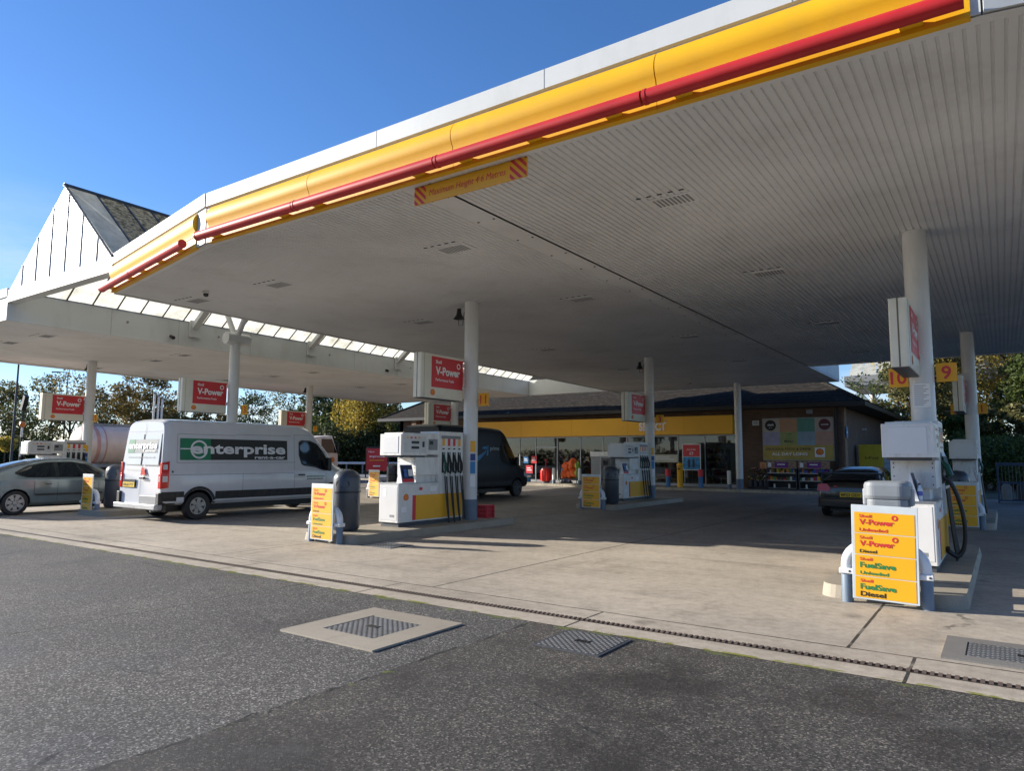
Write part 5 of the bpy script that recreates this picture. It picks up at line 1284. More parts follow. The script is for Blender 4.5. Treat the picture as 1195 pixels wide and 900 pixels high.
for s in (-1, 1): z.box(s * .74 - .02, s * .74 + .02, .06, .24, .98, 1.2, blackp); z.box(s * .80 - .015, s * .80 + .015, .0, .28, 1.14, 1.27, blackp)
z.build('spoiler', CB, .008)
z = MB(); z.box(-.27, .27, -.022, .03, .58, .71, mat('plate_yellow', (.75, .5, .02), .45)); z.build('number_plate', CB)
z = MB(); z.text('MF53 ODY', (-.24, -.022, .605), (1, 0, 0), (0, 0, 1), .075, black_s, .48, bold=.02); z.build('plate_lettering', CB)
z = MB(); z.rbox(-.84, .84, -.09, .14, .30, .54, .08, car_black); z.box(-.5, .5, -.095, 0, .30, .37, trim_blk); z.build('rear_bumper', CB, .03)
z = MB(); z.box(-.6, .6, .3, 4.0, .17, .30, blackp); z.tube([(.5, .1, .26), (.5, -.08, .26)], .03, steel, 10); z.build('underbody', CB)

# ---- fuel tanker
tan = mat('tanker_paint', (.80, .60, .48), .35, var=.06, coat=.2); cabm = mat('tanker_cab_paint', (.76, .62, .48), .4, var=.05)
TK = thing('fuel_tanker', 'pinkish cream fuel tanker lorry parked beyond the left canopy', 'tanker lorry', (-41.2, 17.6, 0))
m = MB(); rr = 1.12
def ell(r, k=1.): return r
prof = [(0, 0), (.5, .03), (.85, .14), (1.04, .32), (1.12, .55), (1.12, 13.6), (1.02, 13.9), (.7, 14.1), (0, 14.15)]
V = []; n = 32
for r, y in prof:
    for j in range(n):
        a = 2 * math.pi * j / n; V.append((1.1 * r * math.cos(a), y, 2.12 + r * math.sin(a)))
F = [(i * n + j, i * n + (j + 1) % n, (i + 1) * n + (j + 1) % n, (i + 1) * n + j) for i in range(len(prof) - 1) for j in range(n)]
m.add(V, F, tan, True); m.build('tank', TK, fixn=True)
def band(y0, y1, mm):
    b = MB(); V = []
    for y in (y0, y1):
        for j in range(n): a = 2 * math.pi * j / n; V.append((1.1 * 1.127 * math.cos(a), y, 2.12 + 1.127 * math.sin(a)))
    b.add(V, [(j, (j + 1) % n, n + (j + 1) % n, n + j) for j in range(n)], mm, True); return b
band(.66, .86, mat('tanker_band', (.62, .32, .26), .4)).build('red_band', TK); band(.9, 1.08, mat('tanker_pale', (.7, .6, .56), .4)).build('pale_band', TK); band(1.12, 1.2, mat('tanker_band', (.62, .32, .26), .4)).build('red_band', TK)
m = MB(); m.box(-.5, .5, .3, 17, .75, 1.0, grey_dk); m.box(-1.22, 1.22, .4, 11.6, .95, 1.12, grey_md); m.box(-1.2, 1.2, .1, .3, .5, .9, grey_dk); m.build('chassis', TK)
m = MB(); m.box(-.35, .35, .5, 11.2, 3.2, 3.34, grey_md); m.build('walkway', TK)
m = MB(); m.box(1.0, 1.2, 4, 8, .45, .95, white); m.build('side_locker', TK)
for y in (1.6, 2.95, 4.3, 13.2, 16.6):
    for s in (-1, 1): wheel(TK, s * 1.05, y, .5, s, w=.34, spokes=6, rimf=.55)
m = MB(); yc = 15.1
m.add([(-1.22, yc, .9), (1.22, yc, .9), (1.22, yc + 2.35, .9), (-1.22, yc + 2.35, .9), (-1.22, yc, 2.95), (1.22, yc, 2.95), (1.18, yc + 1.75, 3.12), (-1.18, yc + 1.75, 3.12), (1.22, yc + 2.3, 1.75), (-1.22, yc + 2.3, 1.75)],
      [(3, 2, 1, 0), (0, 1, 5, 4), (4, 5, 6, 7), (1, 2, 8, 6, 5), (0, 4, 7, 9, 3), (6, 8, 9, 7), (2, 3, 9, 8)], cabm); m.build('cab', TK, .04)
for s in (-1, 1):
    m = MB(); V = [(s * 1.228, yc + .75, 1.85), (s * 1.228, yc + 2.2, 1.85), (s * 1.21, yc + 1.72, 2.85), (s * 1.225, yc + .75, 2.85)]; m.add(V if s > 0 else V[::-1], [(0, 1, 2, 3)], glass_car); m.build('cab_window', TK)
m = MB(); m.add([(-1.05, yc + 2.27, 1.9), (1.05, yc + 2.27, 1.9), (1.05, yc + 1.82, 3.02), (-1.05, yc + 1.82, 3.02)][::-1], [(0, 1, 2, 3)], glass_car); m.build('windscreen', TK)
m = MB(); m.box(1.22, 1.24, yc + 1.1, yc + 1.5, 1.35, 1.6, blackp); m.rbox(1.28, 1.42, yc + 2.1, yc + 2.25, 1.9, 2.6, .03, blackp); m.build('wing_mirror', TK)
m = MB(); m.shell((1.225, yc + 1.8, 1.35), (0, 1, 0), (0, 0, 1), .2, red_s, orange_s); m.build('emblem', TK)

# ================================================================ SHOP FRONT OBJECTS
def bollard(x, y, label):
    t = thing('bollard', label, 'bollard', (x, y, .12), group='white bollards along the shop front')
    m = MB(); m.lathe([(.095, .2), (.095, .86), (.08, .89), (0, .9)], (0, 0, 0), white, 20); m.build('post', t)
    m = MB(); m.lathe([(.1, 0), (.1, .22), (.095, .225)], (0, 0, 0), blue_base, 20); m.build('painted_base', t)
bollard(-21.2, 34.6, 'white bollard with dark base in front of the red cylinder stand'); bollard(-19.45, 34.5, 'white bollard with dark base by the orange sacks'); bollard(-11.1, 34.6, 'white bollard with dark base beside the pavement column')
def post(name, label, cat, x, y, h, r, m1, m2, split):
    t = thing(name, label, cat, (x, y, .12))
    m = MB(); m.lathe([(r, 0), (r, split)], (0, 0, 0), m1, 18); m.build('lower_post', t)
    m = MB(); m.lathe([(r * 1.15, split), (r * 1.15, h - .05), (r * .9, h), (0, h)], (0, 0, 0), m2, 18); m.build('cap', t); return t
cyan_p = mat('post_blue', (.04, .18, .42), .4)
a = post('dispenser_post', 'slim blue post with red top left of the yellow post', 'dispenser', -14.4, 34.9, .92, .12, cyan_p, red_s, .55); a['group'] = 'blue posts with red tops'
a = post('dispenser_post', 'slim blue post with red top below the red and blue poster', 'dispenser', -12.75, 35.2, .92, .12, cyan_p, red_s, .55); a['group'] = 'blue posts with red tops'
t = thing('yellow_post', 'stout yellow post with rounded top before the shop window', 'post', (-13.7, 34.8, .12))
m = MB(); m.lathe([(.15, 0), (.15, 1.0), (.17, 1.05), (.17, 1.18), (.12, 1.24), (0, 1.26)], (0, 0, 0), yellow_s, 20); m.build('lower_post', t)
m = MB(); m.lathe([(.172, 1.08), (.172, 1.1)], (0, 0, 0), grey_dk, 20); m.box(-.06, .06, -.18, -.1, .9, .98, blackp); m.build('slot', t)
# red stand
t = thing('red_cylinder_stand', 'round red stand with a thin upright handle by the shop door', 'stand', (-22.05, 35.1, .12))
m = MB(); m.lathe([(0, .1), (.25, .1), (.3, .2), (.31, .7), (.26, .85), (0, .9)], (0, 0, 0), mat('stand_red', (.5, .03, .03), .4, var=.25, scale=8), 20); m.build('drum', t)
m = MB(); m.tube([(0, .0, .85), (0, 0, 1.35)], .02, red_s, 8); m.tube([(-.1, 0, 1.35), (.1, 0, 1.35)], .02, red_s, 8); m.build('handle', t)
m = MB()
for k in range(7): a = k * .9; m.box(.3 * math.cos(a) - .03, .3 * math.cos(a) + .03, .3 * math.sin(a) - .03, .3 * math.sin(a) + .03, .15, .75, lamp_red)
m.lathe([(.22, 0), (.22, .1)], (0, 0, 0), grey_dk, 16); m.build('base', t)
# bottle stack
t = thing('bottle_display', 'small stack of pale blue and lilac bottles on the shop pavement', 'display', (-20.95, 35.6, .12)); rnd = random.Random(9)
m = MB(); m.box(-.3, .3, -.2, .2, 0, .1, grey_dk); m.box(-.3, .3, -.2, .2, .5, .53, grey_dk); m.build('stand', t)
mm_ = [mat('bottle_lilac', (.3, .3, .55), .3, var=.2), mat('bottle_white', (.6, .62, .66), .3), mat('bottle_blue', (.08, .12, .4), .3)]
m = MB()
for z in (.1, .53):
    for i in range(5):
        for j in range(2): m.lathe([(.05, 0), (.055, .25), (.02, .32), (.02, .36), (0, .36)], (-.24 + i * .12, -.1 + j * .16, z), mm_[(i + j) % 3], 10)
m.build('bottle', t); tag(t.children[-1], kind='stuff')
# orange and green netted sacks
t = thing('kindling_stand', 'metal stand piled with bright orange net sacks', 'stand', (-20.4, 35.1, .12))
m = MB(); m.box(-.6, .6, -.3, .3, .25, .3, grey_dk); 
for x in (-.57, .57):
    for y in (-.27, .27): m.tube([(x, y, 0), (x, y, 1.25)], .02, grey_dk, 6)
m.build('frame', t)
def lump(mb, c, s, mm, seed, n=14):
    r = random.Random(seed); ph = [r.uniform(0, 6) for _ in range(6)]; V = []; K = 10
    for i in range(K + 1):
        th = math.pi * i / K
        for j in range(n):
            a = 2 * math.pi * j / n; k = 1 + .14 * math.sin(3 * a + ph[0] + 2 * th) + .10 * math.sin(5 * th + ph[1] + a) + .06 * math.sin(7 * a + ph[2])
            V.append((c[0] + s[0] * k * math.sin(th) * math.cos(a), c[1] + s[1] * k * math.sin(th) * math.sin(a), c[2] + s[2] * k * math.cos(th)))
    mb.add(V, [(i * n + j, i * n + (j + 1) % n, (i + 1) * n + (j + 1) % n, (i + 1) * n + j) for i in range(K) for j in range(n)], mm, True)
om = mat('net_orange', (.85, .13, .02), .6, var=.35, scale=18, bump=.8, bscale=30); gm_ = mat('net_green', (.35, .55, .04), .6, var=.3, scale=18, bump=.8, bscale=30)
for k, (x, z, mm) in enumerate(((-.35, .55, om), (.05, .52, om), (.3, .6, om), (-.25, .95, om), (.1, 1.0, om), (.22, 1.15, om))):
    m = MB(); lump(m, (x * .9, -.05, z), (.24, .24, .27), mm, k); m.build('orange_sack', t)
for k, z in enumerate((.55, .98)):
    m = MB(); lump(m, (.52, -.05, z), (.14, .22, .27), gm_, 20 + k); m.build('green_sack', t)
# payment kiosk
t = thing('service_kiosk', 'grey self service machine with white top on the shop pavement', 'kiosk', (-18.0, 34.6, .12))
m = MB(); m.box(-.62, .62, -.3, .3, 0, 1.55, grey_md); m.build('cabinet', t, .02)
m = MB(); m.box(-.66, .66, -.34, .34, 1.55, 1.82, white); m.build('white_top', t, .02)
m = MB(); m.box(.05, .55, -.32, -.30, .75, 1.45, grey_dk); m.box(.15, .42, -.33, -.32, 1.1, 1.35, glass_car); m.build('screen_panel', t)
m = MB(); m.tube([(-.02, -.32, 0), (-.02, -.32, 1.55)], .02, steel, 8); m.build('pipe', t)
# poster in window
t = thing('window_poster', 'framed poster with red upper and blue lower half in the shop window', 'poster', (-13.5, 35.95, .98))
m = MB(); m.box(-.5, .5, -.02, .02, 0, 1.38, textwhite); m.build('frame', t, .005)
m = MB(); m.rect((-.46, -.02, .72), (1, 0, 0), (0, 0, 1), .92, .62, mat('poster_red', (.6, .04, .05), .4), .003); m.rect((-.46, -.02, .04), (1, 0, 0), (0, 0, 1), .92, .66, mat('poster_water', (.03, .25, .5), .4, var=.6, scale=6), .003)
m.text('Any 2 for', (0, -.02, 1.05), (1, 0, 0), (0, 0, 1), .09, textwhite, .5, 'C', .01, .007); m.text('£3', (0, -.02, .82), (1, 0, 0), (0, 0, 1), .15, textwhite, None, 'C', .02, .007)
for x in (-.2, .05): m.rect((x, -.02, .14), (1, 0, 0), (0, 0, 1), .13, .42, mat('poster_navy', (.02, .03, .09), .4), .006)
m.build('artwork', t)
m = MB(); [m.box(x - .02, x + .02, .0, .04, -.86, 0, steel) for x in (-.4, .4)]; m.build('stand', t)
def wstick(x, z, w, h, mm, label):
    t = thing('window_notice', label, 'notice', (x, 36.44, z), group='small notices on the shop glass'); m = MB(); m.box(-w / 2, w / 2, -.01, .01, 0, h, mm); m.build('card', t)
    m = MB(); m.rect((-w * .35, -.01, h * .35), (1, 0, 0), (0, 0, 1), w * .7, h * .12, textwhite, .003); m.rect((-w * .35, -.01, h * .6), (1, 0, 0), (0, 0, 1), w * .55, h * .12, textwhite, .003); m.build('print', t)
wstick(-24.35, 1.25, .35, .4, cyan_p, 'square pale blue notice on the glass right of the dark van'); wstick(-23.75, 1.25, .4, .45, mat('poster_red', (.6, .04, .05), .4), 'square red notice on the glass next to the blue one')
wstick(-24.1, .62, .5, .5, mat('poster_red', (.6, .04, .05), .4), 'red notice low on the glass right of the dark van'); 
wstick(-15.2, 1.38, 1.5, .42, mat('notice_cream', (.55, .55, .45), .5), 'long pale notice on the glass right of the sign 3 column')
t = thing('blue_tub', 'tall blue tub standing against the glass right of the dark van', 'tub', (-23.9, 35.9, .12)); m = MB(); m.lathe([(0, 0), (.22, .0), (.25, .5), (.27, .52), (.22, .52), (.2, .1)], (0, 0, 0), mat('tub_blue', (.03, .2, .4), .5), 18); m.build('tub_shell', t); m = MB(); m.lathe([(.26, .3), (.262, .4)], (0, 0, 0), textwhite, 18); m.build('tub_label', t)
# flowers
t = thing('flower_stand', 'black stand of mixed flowers in buckets beside the pavement column', 'flower stand', (-9.98, 35.75, .12)); rnd = random.Random(12)
m = MB(); m.box(-.5, .5, -.3, .3, 0, .12, blackp); m.box(-.5, .5, 0, .3, .12, .42, blackp)
m.build('stand', t)
m = MB()
for x in (-.36, -.12, .12, .36):
    m.lathe([(.08, 0), (.11, .3)], (x, -.15, .12), grey_dk, 12); m.lathe([(.08, 0), (.11, .3)], (x, .15, .42), grey_dk, 12)
m.build('bucket', t); t.children[-1]['kind'] = 'stuff'
m = MB(); fc = [mat('petal_' + n, c, .6, var=.2) for n, c in (('white', (.65, .62, .58)), ('pink', (.55, .2, .28)), ('yellow', (.6, .45, .08)), ('peach', (.6, .35, .22)))]
for i in range(420):
    x = rnd.uniform(-.48, .48); b = rnd.random() < .5; y = (-.15 if b else .15) + rnd.uniform(-.12, .12); z = (.42 if b else .78) + rnd.uniform(0, .24); s = rnd.uniform(.018, .04); nn = Vector((rnd.uniform(-1, 1), rnd.uniform(-1, .2), rnd.uniform(-.2, 1))).normalized(); u = nn.orthogonal().normalized() * s; w = nn.cross(u)
    c = Vector((x, y, z)); m.add([c - u - w, c + u - w, c + u + w, c - u + w], [(0, 1, 2, 3)], fc[rnd.randrange(4)] if rnd.random() < .5 else lf_green)
m.build('flowers', t); t.children[-1]['kind'] = 'stuff'
m = MB(); m.box(-.02, .32, .26, .28, .95, 1.32, mat('card_orange', (.6, .3, .12), .5)); m.text('£5', (.15, .26, 1.08), (1, 0, 0), (0, 0, 1), .1, red_s, None, 'C', .01); m.build('price_card', t)
# racks
for k, x in enumerate((-8.83, -7.35)):
    t = thing('display_rack', ('left' if k == 0 else 'right') + ' one of two dark shelf racks with purple header under the food banner', 'display rack', (x, 35.75, .12), group='dark outdoor shelf racks by the shop wall')
    m = MB()
    for z in (.05, .42, .78): m.box(-.68, .68, -.28, .28, z, z + .035, steel if z > .1 else grey_md)
    for a in (-.7, .66): m.box(a, a + .04, -.3, .3, 0, 1.02, grey_dk)
    m.box(-.7, .7, .27, .3, 0, 1.0, blackp); m.build('shelving', t)
    m = MB(); m.box(-.7, .7, -.31, -.27, 1.02, 1.38, mat('header_mixed', (.30, .19, .13), .45, var=.6, scale=9)); m.rect((-.30, -.31, 1.06), (1, 0, 0), (0, 0, 1), .62, .26, mat('header_purple', (.16, .025, .24), .4), .004)
    m.text('Winter', (0, -.31, 1.18), (1, 0, 0), (0, 0, 1), .07, textwhite, .34, 'C', .01, .008) if False else m.rect((-.18, -.31, 1.19), (1, 0, 0), (0, 0, 1), .36, .05, textwhite, .008)
    m.rect((-.62, -.31, 1.08), (1, 0, 0), (0, 0, 1), .16, .22, textwhite, .006)
    m.build('header_board', t)
    g_ = MB(); r = random.Random(k + 40)
    for z in (.455, .815):
        a = -.64
        while a < .58: w = r.uniform(.06, .13); g_.box(a, a + w - .012, -.22, .1, z, z + r.uniform(.1, .22), r.choice(pal + [blackp, grey_dk])); a += w
    for a in (-.4, .3): g_.lathe([(.05, 0), (.05, .16), (.02, .2)], (a, -.1, .085), textwhite, 10)
    g_.build('goods', t); t.children[-1]['kind'] = 'stuff'
# banner
t = thing('food_banner', 'large framed banner of food tiles reading delicious food and drink all day long', 'banner', (-8.26, 36.44, 1.52))
m = MB(); m.box(-1.68, 1.68, 0, .05, 0, 2.12, mat('banner_frame', (.3, .3, .3), .4)); m.build('frame', t)
m = MB(); rc_ = lambda x, z, w, h, c, n: m.rect((x, 0, z), (1, 0, 0), (0, 0, 1), w, h, mat('banner_' + n, tuple(k * .8 + .06 for k in c), .5, var=.12), .003)
rc_(-1.64, .04, 3.28, .72, (.50, .36, .03), 'gold'); cs = [('cream', (.48, .42, .34)), ('orange', (.52, .25, .10)), ('teal', (.05, .27, .18)), ('sand', (.48, .38, .30))]; c2_ = [('lilac', (.36, .33, .5)), ('lime', (.34, .36, .08)), ('sky', (.22, .36, .45)), ('peach', (.52, .28, .18))]
for i in range(4): rc_(-1.64 + i * .82, 1.42, .82, .66, cs[i][1], cs[i][0]); rc_(-1.64 + i * .82, .76, .82, .66, c2_[i][1], c2_[i][0])
m.build('banner_print', t)
m = MB()
def disc(x, z, r, mm, off): m.add([(x + r * math.cos(a), -off, z + r * math.sin(a)) for a in np.linspace(0, 2 * math.pi, 28)[:-1]], [tuple(range(27))], mm)
disc(-1.27, 1.76, .27, black_s, .006); disc(1.27, 1.76, .27, mat('banner_maroon', (.10, .02, .03), .5), .006)
m.text('deli', (-1.27, 0, 1.74), (1, 0, 0), (0, 0, 1), .10, textwhite, .3, 'C', .02, .009); m.text('by us', (-1.27, 0, 1.63), (1, 0, 0), (0, 0, 1), .04, textwhite, .14, 'C', .0, .009)
m.text('costa', (1.27, 0, 1.73), (1, 0, 0), (0, 0, 1), .07, textwhite, .34, 'C', .02, .009)
m.text('DELICIOUS FOOD & DRINK', (-1.52, 0, .52), (1, 0, 0), (0, 0, 1), .11, black_s, 2.15, 'L', .015, .009); m.text('ALL DAY LONG', (-1.24, 0, .26), (1, 0, 0), (0, 0, 1), .14, textwhite, 1.68, 'L', .025, .009)
m.text('MENU', (-.42, 0, .90), (1, 0, 0), (0, 0, 1), .11, black_s, .4, 'C', .02, .009)
for i in range(3): m.text(('SUMMER', 'FOOD', 'STREET')[i], (-.42, 0, 1.30 - i * .12), (1, 0, 0), (0, 0, 1), .05, green_s, .36 - .1 * (i == 1), 'C', .01, .009)
m.rect((.78, 0, .18), (1, 0, 0), (0, 0, 1), .46, .46, textwhite, .006); m.shell((1.01, 0, .42), (1, 0, 0), (0, 0, 1), .17, red_s, orange_s, .009)
lt = mat('banner_line', (.3, .28, .25), .5)
for cx, cz in ((-.42, 1.75), (-1.25, 1.08), (.42, 1.10), (1.24, 1.08)):
    for rr in (.2, .13): m.ringmark((cx, 0, cz), (1, 0, 0), (0, 0, .7), rr, lt, .007, .93)
m.build('banner_lettering', t)
t = thing('wall_sign', 'small white sign on the brick wall left of the food banner', 'sign', (-10.27, 36.46, 3.3)); m = MB(); m.box(-.16, .16, 0, .03, 0, .24, white); m.build('plate', t); m = MB(); [m.rect((-.12, 0, .05 + i * .06), (1, 0, 0), (0, 0, 1), .24, .025, grey_dk, .003) for i in range(3)]; m.build('print', t)
t = thing('floodlight', 'small floodlight on a bracket over the food banner', 'lamp', (-7.6, 36.2, 3.8)); m = MB(); m.box(-.14, .14, -.1, .08, 0, .2, grey_md); m.build('housing', t, .01); m = MB(); m.tube([(0, .08, .1), (0, .3, .1)], .02, grey_dk, 6); m.build('bracket', t)
t = thing('oval_wall_sign', 'small blue oval sign on the corner pier of the shop', 'sign', (-6.12, 36.9, 2.9)); m = MB(); m.add([(.04, .22 * math.cos(a), .3 * math.sin(a)) for a in np.linspace(0, 2 * math.pi, 25)[:-1]], [tuple(range(24))], mat('oval_blue', (.1, .3, .55), .4)); m.build('plate', t); m = MB(); m.rect((.045, -.12, -.05), (0, 1, 0), (0, 0, 1), .24, .1, textwhite, .002); m.build('print', t)
m = MB(); m.box(-6.55, -6.42, 36.38, 36.48, .12, 4.1, blackp); m.build('downpipe', sh); m = MB(); m.tube([(-6.1, 41.5, 3.2), (-5.9, 41.5, 3.2)], .05, white, 8); m.build('wall_lamp', sh)
# parcel locker
t = thing('parcel_locker', 'yellow parcel locker panel behind the black car roof by the shop side', 'parcel locker', (-5.45, 39.4, 0), R_(0))
m = MB(); m.box(-.55, .55, 0, .7, 0, 2.35, mat('locker_yellow', (.58, .42, .02), .4)); m.build('cabinet', t, .02)
m = MB(); m.text('InPost', (.04, 0, 1.62), (1, 0, 0), (0, 0, 1), .13, black_s, .62, 'C', .01); m.text('SEND +', (-.0, 0, .98), (1, 0, 0), (0, 0, 1), .19, black_s, .95, 'C', .05); m.text('COLLECT', (.0, 0, .70), (1, 0, 0), (0, 0, 1), .16, black_s, .95, 'C', .04); m.build('lettering', t)
m = MB(); m.box(.56, 1.6, .15, .6, .2, 2.1, mat('locker_grey', (.35, .45, .58), .4))
for z in np.linspace(.4, 1.9, 7): m.box(.57, 1.59, .14, .15, z, z + .02, grey_dk)
for x in (.85, 1.2): m.box(x, x + .02, .138, .148, .2, 2.1, grey_dk)
m.build('locker_door', t)

# gas cage at right edge
t = thing('gas_bottle_cage', 'blue framed wire cage cabinet at the right edge of the forecourt', 'cage', (.75, 32.2, 0))
m = MB(); cb = mat('cage_blue', (.03, .06, .13), .5)
for x in (-.95, 0, .95):
    for y in (0, .8): m.box(x - .03, x + .03, y - .03, y + .03, 0, 1.45, cb)
for z in (.1, .75, 1.42):
    for y in (0, .8): m.box(-.95, .95, y - .025, y + .025, z - .025, z + .025, cb)
m.box(-1., 1., -.05, .85, 1.42, 1.5, cb); m.build('cage_frame', t)
m = MB()
for i in range(18): x = -.92 + i * .108; m.box(x - .006, x + .006, -.01, .0, .1, 1.42, grey_md)
m.build('wire_mesh', t); t.children[-1]['kind'] = 'stuff'
for i, x in enumerate((-.7, -.25, .25, .7)):
    m = MB(); m.lathe([(0, 0), (.16, 0), (.16, .5), (.1, .6), (.05, .62), (.05, .68)], (x, .4, .1), (grey_md, grey_dk, grey_md, grey_dk)[i], 16); m.build('gas_bottle', t)

# ================================================================ REAR CANOPY (far right behind the shop)
t = thing('rear_canopy', 'distant flat canopy with glazed gable roof rising behind the shop roof on the right', 'canopy', (0, 0, 0))
m = MB(); m.box(-9.6, 8, 58, 58.15, 7.1, 7.9, grey_md); m.box(-9.6, 8, 58.15, 66, 7.1, 7.2, soffit_m); m.build('edge_beam', t)
m = MB(); i = 0; x = -9.3
while x < 7.6: m.poly([(x, 58.3, 7.9), (x + .86, 58.3, 7.9), (x + .86, 60.5, 9.6), (x, 60.5, 9.6)], grp); x += .9
m.build('roof_sheet', t)
for x in (-8, 0, 7): m = MB(); m.lathe([(.2, 0), (.2, 7.1)], (x, 60, 0), colwhite, 20); m.build('column', t)
m = MB(); m.box(-9.3, 8, 60.45, 60.6, 9.5, 9.65, grey_dk); m.build('ridge_cap', t)

# ================================================================ TREES
def leaves(cl, n, size, rnd, flat=.0):
    cl = np.array(cl); k = len(cl); wgt = cl[:, 3] * cl[:, 4] * cl[:, 5]; idx = rnd.choice(k, n, p=wgt / wgt.sum())
    d = rnd.normal(size=(n, 3)); d /= np.linalg.norm(d, axis=1)[:, None]; r = rnd.uniform(.35, 1, n)[:, None] ** .6
    c = cl[idx, :3] + d * r * cl[idx, 3:6]
    nn = rnd.normal(size=(n, 3)); nn[:, 2] += .5; nn /= np.linalg.norm(nn, axis=1)[:, None]
    u = np.cross(nn, rnd.normal(size=(n, 3))); u /= np.linalg.norm(u, axis=1)[:, None]; v = np.cross(nn, u)
    s = (size * rnd.uniform(.6, 1.4, n))[:, None]; q = np.stack([c - u * s, c + v * s * .6, c + u * s, c - v * s * .6], 1)
    return q.reshape(-1, 3)
def leafmesh(name, Vs, mt):
    n = len(Vs); me = bpy.data.meshes.new(name); me.vertices.add(n); me.vertices.foreach_set('co', Vs.ravel().astype('f4'))
    me.loops.add(n); me.loops.foreach_set('vertex_index', np.arange(n, dtype='i4')); me.polygons.add(n // 4); me.polygons.foreach_set('loop_start', np.arange(0, n, 4, dtype='i4')); me.polygons.foreach_set('loop_total', np.full(n // 4, 4, 'i4'))
    me.materials.append(mt); me.update(); me.validate(); return me
def branches(mb, p, d, L, r, dep, rnd, tips, spread=.6):
    q = [Vector(p)]; d = Vector(d).normalized(); n = 4
    for i in range(n):
        d = (d + Vector(rnd.normal(0, .09, 3))).normalized(); q.append(q[-1] + d * L / n)
    mb.tube(q, [r * (1 - .45 * i / n) for i in range(n + 1)], bark, 6 if dep < 2 else 4, cap=False)
    tips.append(q[-1])
    if dep >= 3: return
    for k in range(3 if dep else 5):
        a = rnd.uniform(0, 6.28); i = rnd.randint(2, n + 1); e = d.orthogonal().normalized(); e = Matrix.Rotation(a, 3, d) @ e
        branches(mb, q[i], (d + e * spread * rnd.uniform(.7, 1.4) + Vector((0, 0, .12))), L * rnd.uniform(.5, .72), r * .5, dep + 1, rnd, tips, spread)
def tree(name, label, x, y, h, w, mt, n, seed, size=.13, trunk=.25, group='trees beyond the forecourt', bare=False, droop=False, base=0.):
    rnd = np.random.RandomState(seed); t = thing(name, label, 'tree', (x, y, base), group=group)
    m = MB(); tips = []; branches(m, (0, 0, 0), (0, 0, 1), h * .5, h * .018, 0, rnd, tips); o = m.build('trunk', t)
    cl = []
    K = 34
    for i in range(K):
        a = rnd.uniform(0, 6.28); u = rnd.uniform(0, 1) ** .5; z = rnd.uniform(trunk + .08, 1.); prof = math.sin(math.pi * min(1, max(.02, (z - trunk) / (1.06 - trunk))) ** .75) ** .6
        rr = w / 2 * u * prof; s = h * rnd.uniform(.055, .12); cl.append((rr * math.cos(a), rr * math.sin(a), h * z, s * 1.15, s * 1.15, s * (.8 if not droop else 2.2)))
    for p in tips[::2]:
        if p.z > h * trunk: s = h * .06; cl.append((p.x, p.y, p.z, s, s, s * (1.6 if droop else .9)))
    V = leaves(cl, n, size, rnd)
    c = bpy.data.objects.new('crown', leafmesh('crown', V, mt)); COL.objects.link(c); c.parent = t
    return t
TR = [(-8, 74, 11, 7.5, lf_olive, 7000, 'thin olive tree at the left frame edge behind the lamp post'), (18, 80, 9.5, 6, lf_green, 5000, 'small dull green tree right of the tall lamp post at left'), (52, 76, 12, 6.5, lf_olive, 3600, 'sparse tall tree whose twigs show above the far left sign'),
      (88, 72, 12, 6.5, lf_or, 3200, 'sparse russet tree above the right end of the far left sign'), (128, 84, 10.5, 6, lf_dark, 8000, 'dense dark tree above the tanker between column and white van'), (170, 78, 13, 7, lf_or, 15000, 'full bronze tree over the roof of the white van'),
      (196, 85, 9.5, 6, lf_olive, 7000, 'low olive tree at the left edge of the sign beside number 13'), (243, 80, 8, 8, lf_or, 9000, 'low bronze tree below the sign beside number 13'), (298, 84, 10.5, 6, lf_dark, 4500, 'dark thin tree right of sign 13'), (322, 88, 11.5, 5.5, lf_olive, 2400, 'almost bare tree above the van cab'),
      (352, 84, 8.5, 7, lf_green, 9000, 'rounded green tree behind the slim far column'), (385, 80, 9, 7, lf_dark, 10000, 'dark green tree left of the golden one'), (462, 82, 9, 8, lf_green, 12000, 'green tree right of the golden one beside the shop roof')]
for i, (px, f, h, w, mt, n, l) in enumerate(TR):
    x, y = P(px, f); tree('deciduous_tree', l, x, y, h * .84, w, mt, int(n * (.62 if mt is lf_dark or mt is lf_green else .72)), 100 + i, .13)
x, y = P(416, 68); tree('golden_willow', 'tall golden yellow willow left of the shop', x, y, 10.9, 4.3, lf_yel, 15000, 77, .14, .10, droop=True)
x, y = P(437, 72); tree('deciduous_tree', 'olive brown tree just right of the golden willow', x, y, 8.2, 5, lf_or, 9000, 78, .15, .1)
x, y = P(398, 86); tree('deciduous_tree', 'dark broad tree peeping out behind the top of the golden willow', x, y, 12.3, 8, lf_dark, 9000, 79, .17, .3)
# hedges
def hedge(name, label, a, b, f0, f1, h, mt, n, seed, size=.16):
    rnd = np.random.RandomState(seed); t = thing(name, label, 'hedge', (*P((a + b) / 2, (f0 + f1) / 2), 0)); o = np.array(P((a + b) / 2, (f0 + f1) / 2) + (0,)); cl = []
    for i in range(int((b - a) / 3.2)):
        px = rnd.uniform(a, b); f = rnd.uniform(f0, f1); x, y = P(px, f); hh = h * rnd.uniform(.75, 1.08)
        cl.append((x - o[0], y - o[1], hh * .55, 1.6, 1.6, hh * .5))
    V = leaves(cl, n, size, rnd); c = bpy.data.objects.new('foliage', leafmesh('foliage', V, mt)); COL.objects.link(c); c.parent = t
    m = MB()
    for q in cl[::2]: m = MB(); m.tube([(q[0], q[1], 0), (q[0] + .1, q[1], q[2])], [.07, .03], bark, 5); m.build('stem', t)
hedge('long_hedge', 'long dark hedge behind the grey car at far left', -120, 150, 67, 71, 3.2, lf_dark, 26000, 5)
